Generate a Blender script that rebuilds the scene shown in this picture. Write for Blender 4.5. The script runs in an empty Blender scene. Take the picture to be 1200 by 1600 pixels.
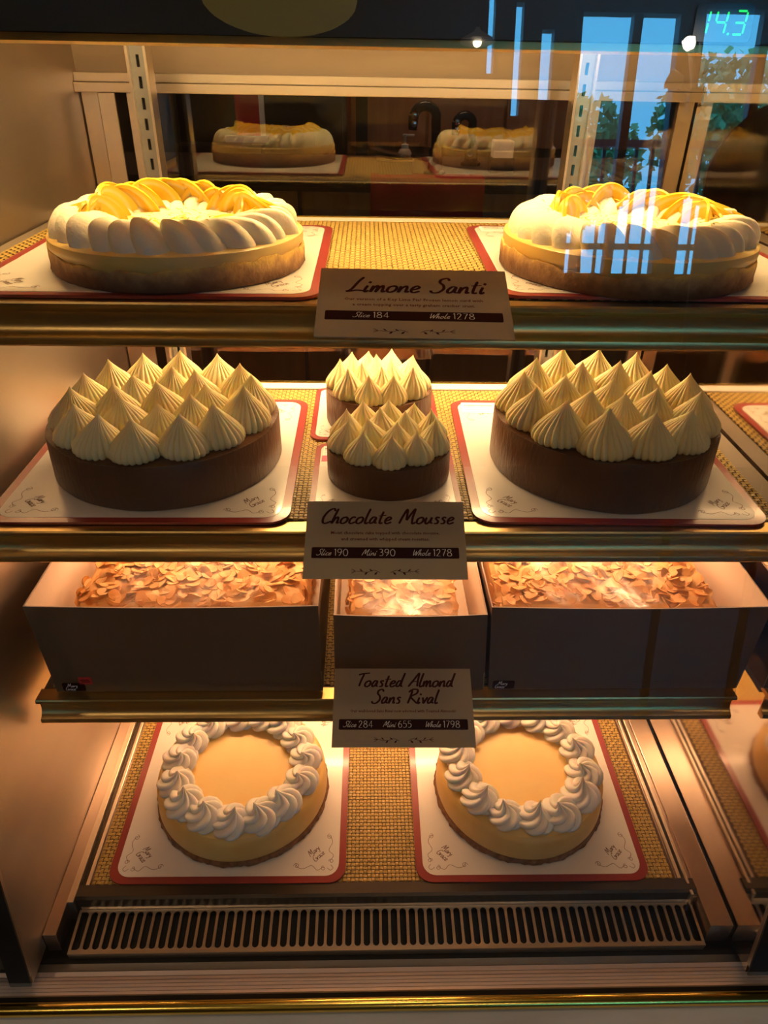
import bpy, bmesh, math, random
from mathutils import Vector, Matrix
rnd = random.Random(7)
S = bpy.context.scene
C = S.collection
PI = math.pi

# ------------------------------------------------------------------ camera
CAMZ = 1.5
def cam_axes(p, y, r):
    cp, sp, cy, sy = math.cos(p), math.sin(p), math.cos(y), math.sin(y)
    f = Vector((sy*cp, cy*cp, -sp)); rt = Vector((cy, -sy, 0)); dn = f.cross(rt)
    return rt*math.cos(r)+dn*math.sin(r), -rt*math.sin(r)+dn*math.cos(r), f
rt, dn, fw = cam_axes(.5627, .0314, -.0185)
cd = bpy.data.cameras.new('camera'); cam = bpy.data.objects.new('camera', cd); C.objects.link(cam)
cd.sensor_fit = 'HORIZONTAL'; cd.sensor_width = 36; cd.lens = 36*1119.56/1200; cd.clip_start = .01
cam.matrix_world = Matrix(((rt.x, -dn.x, -fw.x, 0), (rt.y, -dn.y, -fw.y, 0), (rt.z, -dn.z, -fw.z, CAMZ), (0, 0, 0, 1)))
S.camera = cam
# ------------------------------------------------------------------ world, exposure
w = bpy.data.worlds.new('sky'); S.world = w; w.use_nodes = True
bg = w.node_tree.nodes['Background']; bg.inputs[0].default_value = (.10, .53, 1.0, 1); bg.inputs[1].default_value = 6.5
S.view_settings.view_transform = 'Standard'; S.view_settings.look = 'None'
S.view_settings.gamma = 1; S.view_settings.use_curve_mapping = False
S.view_settings.exposure = 0.1
LAMP_COL = [(1, .64, .25), (1, .62, .28), (1, .50, .22), (1, .51, .23)]
LAMP_W = [3.8, 4.2, 4.2, 3.3]

# ------------------------------------------------------------------ materials
def mat(name, col, rough=.5, metal=0., noise=None, bump=None, emit=None, spec=None, sss=0., coat=0., aniso=0.):
    """noise=(scale, colour2, stretch xyz, detail); bump=(scale, strength, stretch)"""
    m = bpy.data.materials.new(name); m.use_nodes = True
    nt = m.node_tree; b = nt.nodes['Principled BSDF']
    b.inputs['Base Color'].default_value = (*col, 1); b.inputs['Roughness'].default_value = rough
    b.inputs['Metallic'].default_value = metal
    if spec is not None: b.inputs['Specular IOR Level'].default_value = spec
    if sss: b.inputs['Subsurface Weight'].default_value = sss; b.inputs['Subsurface Radius'].default_value = (.006, .004, .002); b.inputs['Subsurface Scale'].default_value = 1
    if coat: b.inputs['Coat Weight'].default_value = coat; b.inputs['Coat Roughness'].default_value = .1
    if aniso: b.inputs['Anisotropic'].default_value = aniso
    if emit: b.inputs['Emission Color'].default_value = (*emit[0], 1); b.inputs['Emission Strength'].default_value = emit[1]
    tc = nt.nodes.new('ShaderNodeTexCoord')
    def ntex(scale, stretch, detail=4):
        mp = nt.nodes.new('ShaderNodeMapping'); nt.links.new(tc.outputs['Object'], mp.inputs[0])
        mp.inputs['Scale'].default_value = stretch
        n = nt.nodes.new('ShaderNodeTexNoise'); n.inputs['Scale'].default_value = scale; n.inputs['Detail'].default_value = detail
        nt.links.new(mp.outputs[0], n.inputs['Vector']); return n
    if noise:
        n = ntex(noise[0], noise[2] if len(noise) > 2 else (1, 1, 1), noise[3] if len(noise) > 3 else 4)
        r = nt.nodes.new('ShaderNodeValToRGB'); r.color_ramp.elements[0].position = .35; r.color_ramp.elements[1].position = .65
        r.color_ramp.elements[0].color = (*col, 1); r.color_ramp.elements[1].color = (*noise[1], 1)
        nt.links.new(n.outputs['Fac'], r.inputs[0]); nt.links.new(r.outputs[0], b.inputs['Base Color'])
    if bump:
        n = ntex(bump[0], bump[2] if len(bump) > 2 else (1, 1, 1), 6)
        bp = nt.nodes.new('ShaderNodeBump'); bp.inputs['Strength'].default_value = bump[1]; bp.inputs['Distance'].default_value = .002
        nt.links.new(n.outputs['Fac'], bp.inputs['Height']); nt.links.new(bp.outputs[0], b.inputs['Normal'])
    return m
def glass(name, r0=.08, tint=(1, 1, 1), rough=0., bump=None):
    """thin pane: mirror reflection by angle over clear transmission"""
    m = bpy.data.materials.new(name); m.use_nodes = True; nt = m.node_tree
    for n in list(nt.nodes):
        if n.type == 'BSDF_PRINCIPLED': nt.nodes.remove(n)
    out = [n for n in nt.nodes if n.type == 'OUTPUT_MATERIAL'][0]
    lw = nt.nodes.new('ShaderNodeLayerWeight'); lw.inputs['Blend'].default_value = .5
    p = nt.nodes.new('ShaderNodeMath'); p.operation = 'POWER'; p.inputs[1].default_value = 5
    a = nt.nodes.new('ShaderNodeMath'); a.operation = 'MULTIPLY_ADD'; a.inputs[1].default_value = 1-r0; a.inputs[2].default_value = r0
    t = nt.nodes.new('ShaderNodeBsdfTransparent'); t.inputs[0].default_value = (*tint, 1)
    g = nt.nodes.new('ShaderNodeBsdfGlossy'); g.inputs['Roughness'].default_value = rough
    mx = nt.nodes.new('ShaderNodeMixShader'); L = nt.links.new
    L(lw.outputs['Facing'], p.inputs[0]); L(p.outputs[0], a.inputs[0]); L(a.outputs[0], mx.inputs[0])
    L(t.outputs[0], mx.inputs[1]); L(g.outputs[0], mx.inputs[2]); L(mx.outputs[0], out.inputs[0])
    if bump:
        tc = nt.nodes.new('ShaderNodeTexCoord'); mp = nt.nodes.new('ShaderNodeMapping'); mp.inputs['Scale'].default_value = bump[2]
        n = nt.nodes.new('ShaderNodeTexNoise'); n.inputs['Scale'].default_value = bump[0]
        bp = nt.nodes.new('ShaderNodeBump'); bp.inputs['Strength'].default_value = bump[1]; bp.inputs['Distance'].default_value = .002
        L(tc.outputs['Object'], mp.inputs[0]); L(mp.outputs[0], n.inputs['Vector']); L(n.outputs['Fac'], bp.inputs['Height']); L(bp.outputs[0], g.inputs['Normal'])
    return m
M = {}
M['steel'] = mat('brushed_steel', (.64, .56, .48), .42, 1, noise=(9, (.54, .46, .38), (1, .25, 1)), bump=(60, .12, (1, .05, 1)))
M['mirror'] = mat('polished_steel', (.62, .57, .52), .07, 1, noise=(6, (.52, .47, .42)))
M['alu'] = mat('aluminium', (.76, .66, .54), .34, 1, bump=(80, .1, (.02, 1, 1)))
M['sill'] = mat('ribbed_sill_metal', (.80, .62, .50), .45, .5)
M['alu_deck'] = mat('deck_steel', (.62, .50, .42), .30, 1, bump=(90, .15, (1, .02, 1)), noise=(14, (.52, .40, .33), (1, .3, 1)))
M['alu_post'] = mat('grey_post_metal', (.36, .36, .35), .42, 1)
M['rear_panel'] = mat('rear_tan_panel', (.50, .41, .31), .5, .2, noise=(30, (.43, .34, .26), (.1, 1, 1)))
M['gold'] = mat('brushed_gold', (.74, .52, .20), .33, 1, bump=(70, .08, (.02, 1, 1)))
M['goldrail'] = mat('polished_gold', (.80, .58, .12), .22, 1)
M['dark'] = mat('dark_metal', (.06, .045, .03), .35, .6)
M['black'] = mat('black_rubber', (.008, .007, .006), .6)
M['header'] = mat('dark_header_panel', (.035, .033, .03), .32, 0, noise=(3, (.05, .047, .04)))
M['white_strip'] = mat('white_shelf_edge', (.82, .78, .72), .4)
M['shelfpanel'] = mat('shelf_panel', (.25, .2, .15), .5)
M['front_glass'] = glass('front_glass', .14)
M['rear_glass'] = glass('rear_door_glass', .14, (.80, .78, .75), .015)
M['win_glass'] = glass('window_glass', .04)
M['wrap'] = glass('cling_film', .035, (.98, .97, .95), .12, bump=(40, .7, (1, .25, 1)))
M['lining'] = mat('canopy_lining', (.12, .10, .08), .6)
M['ledge'] = mat('white_stone_ledge', (.90, .86, .82), .35, noise=(14, (.74, .68, .62), (.5, 2, 1), 8))
M['basebody'] = mat('case_base', (.10, .06, .04), .5, noise=(5, (.13, .08, .05), (.2, 1, 1)))
M['weave'] = mat('woven_gold_vinyl', (.58, .40, .11), .40, 0, noise=(400, (.46, .30, .07)))
M['mat_base'] = mat('mat_underside', (.09, .05, .02), .8)
M['board'] = mat('maroon_board', (.30, .035, .03), .32, 0, coat=.3)
M['board_edge'] = mat('foil_edge', (.75, .66, .5), .3, .8)
M['panel'] = mat('white_board_print', (.86, .82, .76), .25, 0, coat=.4, bump=(60, .05))
M['print'] = mat('brown_ink', (.16, .08, .06), .6)
M['print_soft'] = mat('faint_brown_ink', (.30, .20, .15), .6)
M['card'] = mat('card_stock', (.41, .345, .24), .8, spec=.15)
M['maroon'] = mat('maroon_print', (.028, .004, .005), .8, spec=.08)
M['maroon_text'] = mat('maroon_text', (.055, .007, .010), .8, spec=.08)
M['red_text'] = mat('red_brown_text', (.14, .025, .018), .8, spec=.08)
M['white_text'] = mat('white_ink', (.85, .8, .72), .5)
M['sticker'] = mat('white_sticker', (.88, .87, .85), .5)
M['ink'] = mat('black_ink', (.03, .03, .04), .5)
M['pink'] = mat('pink_sticker', (.85, .06, .16), .5)
M['redst'] = mat('red_sticker', (.55, .03, .03), .5)
M['choc'] = mat('chocolate_mousse', (.12, .055, .030), .38, 0, noise=(24, (.145, .070, .038)), bump=(260, .6, (1, 1, .3)), spec=.45)
M['choc_top'] = mat('chocolate_top', (.15, .07, .035), .5, 0, bump=(200, .4))
M['kiss'] = mat('buttercream', (.93, .80, .43), .45, 0, spec=.35, sss=.25)
M['cream'] = mat('whipped_cream', (.94, .89, .80), .45, 0, spec=.35, sss=.25)
M['petal'] = mat('piped_cream', (.93, .85, .66), .55, 0, bump=(320, .35), spec=.3, sss=.2)
M['cheese'] = mat('cheesecake_filling', (.92, .66, .24), .33, 0, noise=(18, (.90, .60, .20)), bump=(35, .15), spec=.5)
M['cheese_side'] = mat('cheesecake_side', (.90, .62, .20), .42, 0, noise=(25, (.82, .52, .15)), bump=(60, .2))
M['crust'] = mat('biscuit_crust', (.17, .075, .03), .85, 0, noise=(150, (.32, .16, .07)), bump=(260, 1.0))
M['crumb'] = mat('graham_crust', (.27, .14, .065), .9, 0, noise=(180, (.46, .27, .13)), bump=(240, 1.0))
M['curd'] = mat('lemon_curd', (.86, .58, .16), .28, 0, noise=(12, (.82, .62, .26)), bump=(30, .12), spec=.5, sss=.1)
def crumb_side():
    m = mat('crumbly_side', (.3, .15, .07), .8, 0, bump=(240, .9)); nt = m.node_tree; b = nt.nodes['Principled BSDF']; L = nt.links.new
    tc = nt.nodes.new('ShaderNodeTexCoord'); sp = nt.nodes.new('ShaderNodeSeparateXYZ'); L(tc.outputs['Object'], sp.inputs[0])
    n = nt.nodes.new('ShaderNodeTexNoise'); n.inputs['Scale'].default_value = 90; n.inputs['Detail'].default_value = 8; L(tc.outputs['Object'], n.inputs['Vector'])
    n2 = nt.nodes.new('ShaderNodeTexNoise'); n2.inputs['Scale'].default_value = 14; L(tc.outputs['Object'], n2.inputs['Vector'])
    a = nt.nodes.new('ShaderNodeMath'); a.operation = 'MULTIPLY_ADD'; a.inputs[1].default_value = .016; L(n.outputs['Fac'], a.inputs[0]); L(sp.outputs['Z'], a.inputs[2])
    a2 = nt.nodes.new('ShaderNodeMath'); a2.operation = 'MULTIPLY_ADD'; a2.inputs[1].default_value = .012; L(n2.outputs['Fac'], a2.inputs[0]); L(a.outputs[0], a2.inputs[2])
    k = nt.nodes.new('ShaderNodeMath'); k.operation = 'MULTIPLY'; k.inputs[1].default_value = 1/.042; L(a2.outputs[0], k.inputs[0])
    r = nt.nodes.new('ShaderNodeValToRGB'); e = r.color_ramp.elements; e[0].position = .40; e[0].color = (.15, .070, .035, 1); e[1].position = .82; e[1].color = (.86, .58, .16, 1)
    for p, c in ((.55, (.27, .14, .065, 1)), (.68, (.52, .31, .13, 1))):
        x = e.new(p); x.color = c
    L(k.outputs[0], r.inputs[0]); L(r.outputs[0], b.inputs['Base Color']); return m
M['crumb'] = crumb_side()
M['curdtop'] = mat('curd_top', (.95, .82, .42), .4, 0, noise=(60, (.95, .88, .62)), bump=(120, .4))
M['zest'] = mat('lemon_zest', (.92, .62, .04), .5)
M['almond'] = mat('toasted_almond', (.84, .45, .14), .5, 0, noise=(70, (.74, .36, .10)))
M['almond2'] = mat('pale_almond', (.88, .56, .24), .5, 0, noise=(70, (.80, .45, .15)))
M['almond_cake'] = mat('sans_rival_icing', (.80, .48, .18), .6, 0, bump=(80, .8))
M['box'] = mat('paperboard_box', (.19, .108, .058), .5, 0, noise=(4, (.165, .092, .048), (1, 1, 2)), coat=.15)
M['boxin'] = mat('box_inside', (.82, .74, .68), .6)
M['tray'] = mat('clear_tray', (.6, .42, .3), .3)
M['led'] = mat('green_led', (.0, .1, .05), .5, emit=((.02, .9, .16), 1.2))
M['ledoff'] = mat('display_glass', (.012, .012, .015), .1)
M['tube'] = mat('lamp_tube', (1, 1, 1), .5, emit=((1, .75, .45), 6))
M['housing'] = mat('lamp_housing', (.75, .72, .68), .4)
# room
M['floor'] = mat('wood_floor', (.07, .04, .025), .5, 0, noise=(6, (.045, .028, .016), (.2, 2, 1)))
M['wallr'] = mat('brown_wall', (.10, .065, .045), .7, 0, noise=(3, (.085, .055, .04)))
M['wood'] = mat('wood_cabinet', (.36, .17, .075), .45, 0, noise=(7, (.28, .12, .05), (4, 1, .3)))
M['ceil'] = mat('ceiling', (.16, .13, .11), .8)
M['frame'] = mat('window_frame', (.05, .06, .08), .5)
M['faucet'] = mat('black_faucet', (.03, .03, .035), .18, .5)
M['chrome'] = mat('chrome', (.8, .8, .8), .12, 1)
M['white_pl'] = mat('white_plastic', (.85, .83, .80), .4)
M['clear_soap'] = mat('soap_bottle', (.45, .38, .32), .2)
M['counter'] = mat('dark_counter', (.05, .04, .035), .3)
M['redcloth'] = mat('red_cloth', (.45, .02, .03), .8)
M['navy'] = mat('navy_fabric', (.02, .03, .12), .8)
M['tan'] = mat('tan_wood', (.55, .34, .18), .5)
M['leaf'] = mat('leaves', (.25, .50, .22), .7, 0, noise=(3, (.14, .34, .14)))
M['bark'] = mat('bark', (.12, .08, .05), .9)
M['ground'] = mat('ground', (.25, .28, .3), .9)
M['bulb'] = mat('warm_bulb', (1, 1, 1), .4, emit=((1, .82, .55), 30))
M['yellowlamp'] = mat('yellow_shade', (.9, .6, .1), .6, emit=((1, .68, .12), .3))
M['glowbox'] = mat('lit_counter_lamp', (.9, .6, .35), .5, emit=((1, .6, .3), .3))

# ------------------------------------------------------------------ helpers
def obj(name, me, m=None, parent=None, loc=(0, 0, 0), rot=None):
    o = bpy.data.objects.new(name, me); C.objects.link(o)
    o.location = loc
    if rot is not None: o.rotation_euler = rot
    if parent: o.parent = parent
    if m is not None and me is not None and not me.materials: me.materials.append(m)
    return o
def thing(name, label, cat, loc=(0, 0, 0), rotz=0, group=None):
    o = bpy.data.objects.new(name, None); C.objects.link(o); o.location = loc; o.rotation_euler = (0, 0, rotz)
    o.empty_display_size = .05
    o['label'] = label; o['category'] = cat
    if group: o['group'] = group
    return o
def tag(o, label, cat, group=None):
    o['label'] = label; o['category'] = cat
    if group: o['group'] = group
    return o
def struct(o): o['kind'] = 'structure'; return o
class MB:
    def __init__(s): s.v = []; s.f = []; s.mi = []
    def add(s, vs, fs, mi=0):
        n = len(s.v); s.v += [tuple(v) for v in vs]; s.f += [tuple(i+n for i in f) for f in fs]; s.mi += [mi]*len(fs); return s
    def box(s, x0, x1, y0, y1, z0, z1, mi=0):
        vs = [(x, y, z) for z in (z0, z1) for y in (y0, y1) for x in (x0, x1)]
        return s.add(vs, [(0, 2, 3, 1), (4, 5, 7, 6), (0, 1, 5, 4), (2, 6, 7, 3), (0, 4, 6, 2), (1, 3, 7, 5)], mi)
    def prism(s, poly, a0, a1, axis='x', mi=0):
        """poly (p,q) extruded along axis; for x: (y,z); for y: (x,z); for z: (x,y)"""
        n = len(poly)
        mk = {'x': lambda p, a: (a, p[0], p[1]), 'y': lambda p, a: (p[0], a, p[1]), 'z': lambda p, a: (p[0], p[1], a)}[axis]
        vs = [mk(p, a0) for p in poly]+[mk(p, a1) for p in poly]
        fs = [(i, (i+1) % n, n+(i+1) % n, n+i) for i in range(n)]+[tuple(range(n-1, -1, -1)), tuple(range(n, 2*n))]
        return s.add(vs, fs, mi)
    def tube(s, pts, rad, n=12, mi=0, cap=True):
        pts = [Vector(p) for p in pts]; rr = rad if isinstance(rad, (list, tuple)) else [rad]*len(pts)
        vs = []; up = None
        for i, p in enumerate(pts):
            t = (pts[min(i+1, len(pts)-1)]-pts[max(i-1, 0)]).normalized()
            if up is None: up = Vector((0, 0, 1)) if abs(t.z) < .9 else Vector((1, 0, 0))
            a = t.cross(up).normalized(); b = a.cross(t).normalized(); up = b
            for k in range(n):
                th = 2*PI*k/n; vs.append(p+(a*math.cos(th)+b*math.sin(th))*rr[i])
        fs = [(i*n+k, i*n+(k+1) % n, (i+1)*n+(k+1) % n, (i+1)*n+k) for i in range(len(pts)-1) for k in range(n)]
        if cap: fs += [tuple(range(n-1, -1, -1)), tuple(range((len(pts)-1)*n, len(pts)*n))]
        return s.add(vs, fs, mi)
    def lathe(s, prof, n=64, c=(0, 0), fn=None, mi=0, capb=True, capt=True):
        vs = []
        for (r, z) in prof:
            for k in range(n):
                th = 2*PI*k/n; q = r if fn is None else fn(r, z, th)
                vs.append((c[0]+q*math.cos(th), c[1]+q*math.sin(th), z))
        fs = [(i*n+k, i*n+(k+1) % n, (i+1)*n+(k+1) % n, (i+1)*n+k) for i in range(len(prof)-1) for k in range(n)]
        if capb: fs.append(tuple(range(n-1, -1, -1)))
        if capt: fs.append(tuple(range((len(prof)-1)*n, len(prof)*n)))
        return s.add(vs, fs, mi)
    def mesh(s, name, mats, smooth=False, angle=None):
        me = bpy.data.meshes.new(name); me.from_pydata(s.v, [], s.f)
        for m in (mats if isinstance(mats, (list, tuple)) else [mats]): me.materials.append(m)
        me.polygons.foreach_set('material_index', s.mi)
        bm = bmesh.new(); bm.from_mesh(me); bmesh.ops.recalc_face_normals(bm, faces=bm.faces)
        if smooth and angle:
            for e in bm.edges:
                if len(e.link_faces) == 2 and e.calc_face_angle(0) > angle: e.smooth = False
        bm.to_mesh(me); bm.free()
        if smooth: me.polygons.foreach_set('use_smooth', [True]*len(me.polygons))
        me.update(); return me
    def build(s, name, m, parent=None, smooth=False, angle=.7, loc=(0, 0, 0), rot=None):
        return obj(name, s.mesh(name, m, smooth, angle), None, parent, loc, rot)
def bevel(me, w, seg=2):
    bm = bmesh.new(); bm.from_mesh(me)
    bmesh.ops.bevel(bm, geom=list(bm.edges), offset=w, segments=seg, affect='EDGES', profile=.6)
    bm.to_mesh(me); bm.free(); return me
def bbox(name, dims, m, parent=None, bev=.0, loc=(0, 0, 0), rot=None):
    me = MB().box(*dims).mesh(name, m)
    if bev: bevel(me, bev)
    return obj(name, me, None, parent, loc, rot)
def rrect(x0, x1, y0, y1, r, n=6):
    pts = []
    for cx, cy, a in ((x1-r, y1-r, 0), (x0+r, y1-r, PI/2), (x0+r, y0+r, PI), (x1-r, y0+r, 1.5*PI)):
        for k in range(n+1):
            t = a+PI/2*k/n; pts.append((cx+r*math.cos(t), cy+r*math.sin(t)))
    return pts

# ------------------------------------------------------------------ stroke lettering
G = {
'L': ([[(.40, .98), (.28, .7), (.14, .15), (.0, .02), (.14, .03), (.35, .1), (.60, .06)]], .56),
'i': ([[(.07, .42), (.03, .15), (.06, 0), (.17, .1)], [(.085, .58), (.10, .62), (.115, .66), (.125, .69)]], .22),
'm': ([[(.03, .42), (.0, 0), (.07, .28), (.18, .42), (.2, .25), (.18, 0), (.26, .28), (.37, .42), (.40, .2), (.41, .02), (.52, .08)]], .52),
'o': ([[(.22, .42), (.06, .33), (.02, .1), (.14, .0), (.3, .12), (.32, .33), (.22, .42), (.19, .36)]], .40),
'n': ([[(.03, .42), (.0, 0), (.08, .28), (.22, .42), (.26, .25), (.26, .03), (.37, .08)]], .38),
'e': ([[(.03, .18), (.2, .24), (.28, .35), (.18, .43), (.05, .3), (.03, .1), (.13, 0), (.34, .1)]], .34),
'S': ([[(.52, .82), (.42, .98), (.22, .9), (.2, .7), (.36, .5), (.4, .25), (.25, .03), (.05, .02), (-.04, .16)]], .52),
'a': ([[(.28, .4), (.14, .42), (.02, .2), (.06, .02), (.2, .1), (.29, .4), (.27, .08), (.39, .04)]], .40),
't': ([[(.14, .8), (.08, .3), (.1, .02), (.24, .06)], [(-.04, .5), (.32, .55)]], .29),
'C': ([[(.5, .80), (.42, .97), (.2, .85), (.03, .45), (.05, .1), (.2, 0), (.46, .15)]], .48),
'h': ([[(.12, .98), (.05, .5), (.0, 0), (.1, .3), (.22, .42), (.26, .25), (.25, .03), (.36, .07)]], .37),
'c': ([[(.28, .36), (.18, .43), (.04, .28), (.03, .08), (.13, 0), (.31, .1)]], .31),
'l': ([[(.12, .98), (.05, .5), (.03, .1), (.09, .0), (.2, .08)]], .21),
'M': ([[(.0, 0), (.1, .5), (.24, .95), (.3, .5), (.33, .25), (.46, .6), (.63, .98), (.6, .5), (.62, .1), (.68, .0), (.79, .1)]], .80),
'u': ([[(.03, .42), (.01, .12), (.1, .0), (.24, .2), (.29, .42), (.27, .1), (.39, .04)]], .40),
's': ([[(.25, .38), (.14, .43), (.07, .33), (.2, .18), (.17, .03), (.02, .02)]], .30),
'T': ([[(-.05, .84), (.2, .93), (.62, .98)], [(.28, .93), (.2, .5), (.15, .03)]], .44),
'd': ([[(.26, .38), (.13, .42), (.02, .2), (.06, .02), (.2, .1), (.3, .5), (.38, .98), (.3, .4), (.3, .06), (.41, .05)]], .40),
'A': ([[(-.05, 0), (.2, .5), (.44, .98), (.45, .5), (.48, .02)], [(.08, .35), (.5, .4)]], .56),
'R': ([[(.14, .9), (.08, .4), (.02, 0)], [(-.07, .78), (.15, .98), (.43, .95), (.42, .7), (.12, .48), (.3, .25), (.57, .0)]], .54),
'v': ([[(.02, .42), (.08, .2), (.12, .02), (.22, .25), (.3, .44)]], .31),
'r': ([[(.03, .42), (.0, 0), (.08, .28), (.2, .42), (.27, .38)]], .28),
'G': ([[(.5, .85), (.4, .97), (.18, .85), (.03, .45), (.08, .08), (.25, 0), (.42, .12), (.46, .42), (.26, .4)]], .54),
'y': ([[(.03, .42), (.05, .2), (.16, .12), (.28, .42), (.22, 0), (.1, -.3), (-.02, -.25)]], .34),
'W': ([[(.0, .95), (.05, .4), (.1, .02), (.25, .4), (.33, .7), (.36, .3), (.4, .02), (.55, .5), (.7, .98)]], .66),
'0': ([[(.22, .8), (.05, .62), (.02, .35), (.1, .06), (.22, 0), (.36, .06), (.43, .38), (.39, .64), (.22, .8)]], .50),
'1': ([[(.06, .68), (.14, .8), (.14, .4), (.14, 0)]], .24),
'2': ([[(.04, .62), (.12, .78), (.27, .78), (.34, .6), (.22, .33), (.02, 0)], [(.02, 0), (.38, 0)]], .44),
'3': ([[(.03, .76), (.2, .8), (.32, .65), (.26, .48), (.12, .43)], [(.12, .43), (.3, .38), (.36, .2), (.24, .02), (.02, .04)]], .43),
'4': ([[(.3, .8), (.02, .22)], [(.02, .22), (.44, .22)], [(.3, .8), (.3, 0)]], .50),
'5': ([[(.34, .8), (.08, .8)], [(.08, .8), (.05, .46)], [(.05, .46), (.22, .5), (.36, .36), (.34, .12), (.18, 0), (.02, .05)]], .43),
'6': ([[(.3, .8), (.12, .6), (.03, .3), (.1, .04), (.24, 0), (.38, .12), (.36, .36), (.22, .46), (.06, .34)]], .45),
'7': ([[(.02, .8), (.38, .8)], [(.38, .8), (.24, .45), (.12, 0)]], .42),
'8': ([[(.22, .43), (.07, .55), (.08, .73), (.22, .8), (.35, .72), (.35, .55), (.22, .43), (.04, .3), (.05, .08), (.22, 0), (.39, .08), (.39, .3), (.22, .43)]], .48),
'9': ([[(.36, .5), (.22, .36), (.06, .44), (.04, .68), (.18, .8), (.34, .74), (.38, .5), (.3, .2), (.14, 0)]], .46),
' ': ([], .34),
}
def catmull(p, sub=5):
    if len(p) < 3: return p
    q = [p[0]]+list(p)+[p[-1]]; out = []
    for i in range(1, len(q)-2):
        a, b, c, d = q[i-1:i+3]
        for k in range(sub):
            t = k/sub
            out.append(tuple(.5*(2*b[j]+(c[j]-a[j])*t+(2*a[j]-5*b[j]+4*c[j]-d[j])*t*t+(3*b[j]-a[j]-3*c[j]+d[j])*t**3) for j in (0, 1)))
    out.append(p[-1]); return out
def ribbon(mb, pts, wd, z=0., vary=0.):
    n = len(pts)
    if n < 2: return
    vs = []
    for i, p in enumerate(pts):
        a, b = pts[max(i-1, 0)], pts[min(i+1, n-1)]
        dx, dy = b[0]-a[0], b[1]-a[1]; l = math.hypot(dx, dy) or 1e-9
        ww = wd*.5*(1-vary+vary*abs(dy/l)*1.6)
        if i in (0, n-1): ww *= .6
        vs += [(p[0]-dy/l*ww, p[1]+dx/l*ww, z), (p[0]+dy/l*ww, p[1]-dx/l*ww, z)]
    mb.add(vs, [(2*i, 2*i+1, 2*i+3, 2*i+2) for i in range(n-1)])
def text_w(t, h, sp=0.): return sum(G[c][1]+sp for c in t)*h
def script(mb, t, x, y, h, wd, slant=.18, sp=0., sx=1., ang=0., z=0., sub=5):
    """handwritten strokes; x,y baseline start; returns end x"""
    ca, sa = math.cos(ang), math.sin(ang); cx = 0
    for ch in t:
        st, adv = G[ch]
        for pl in st:
            q = [((px+slant*py)*h*sx+cx, py*h) for px, py in catmull(pl, sub)]
            ribbon(mb, [(x+a*ca-b*sa, y+a*sa+b*ca) for a, b in q], wd, z, .25)
        cx += (adv+sp)*h*sx
    return x+cx
_tc = {}
def font_mesh(txt, size, width=None, mb=None, cx=0., y=0., z=0., align=.5):
    """plain type from the built-in font, scaled to a given width, appended to mb"""
    cu = bpy.data.curves.new('t', 'FONT'); cu.body = txt; cu.size = 1; cu.resolution_u = 1; cu.offset = .018
    o = bpy.data.objects.new('t', cu); C.objects.link(o)
    dg = bpy.context.evaluated_depsgraph_get(); me = bpy.data.meshes.new_from_object(o.evaluated_get(dg))
    vs = [v.co.copy() for v in me.vertices]; fs = [tuple(p.vertices) for p in me.polygons]
    bpy.data.objects.remove(o); bpy.data.curves.remove(cu); bpy.data.meshes.remove(me)
    x0 = min(v.x for v in vs); x1 = max(v.x for v in vs)
    sx = (width/(x1-x0)) if width else size
    mb.add([((v.x-x0)*sx+cx-(x1-x0)*sx*align, v.y*size+y, z) for v in vs], fs)

# ------------------------------------------------------------------ layout constants
Z1, Z2, Z3, Z4 = 1.3416, 1.1322, .914, .6642      # tops of the woven mats (boards lie on these)
XL, XR = -.362, .428
def glassY(z): return .383+.127*(z-.63)
MATT = .0022

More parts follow.
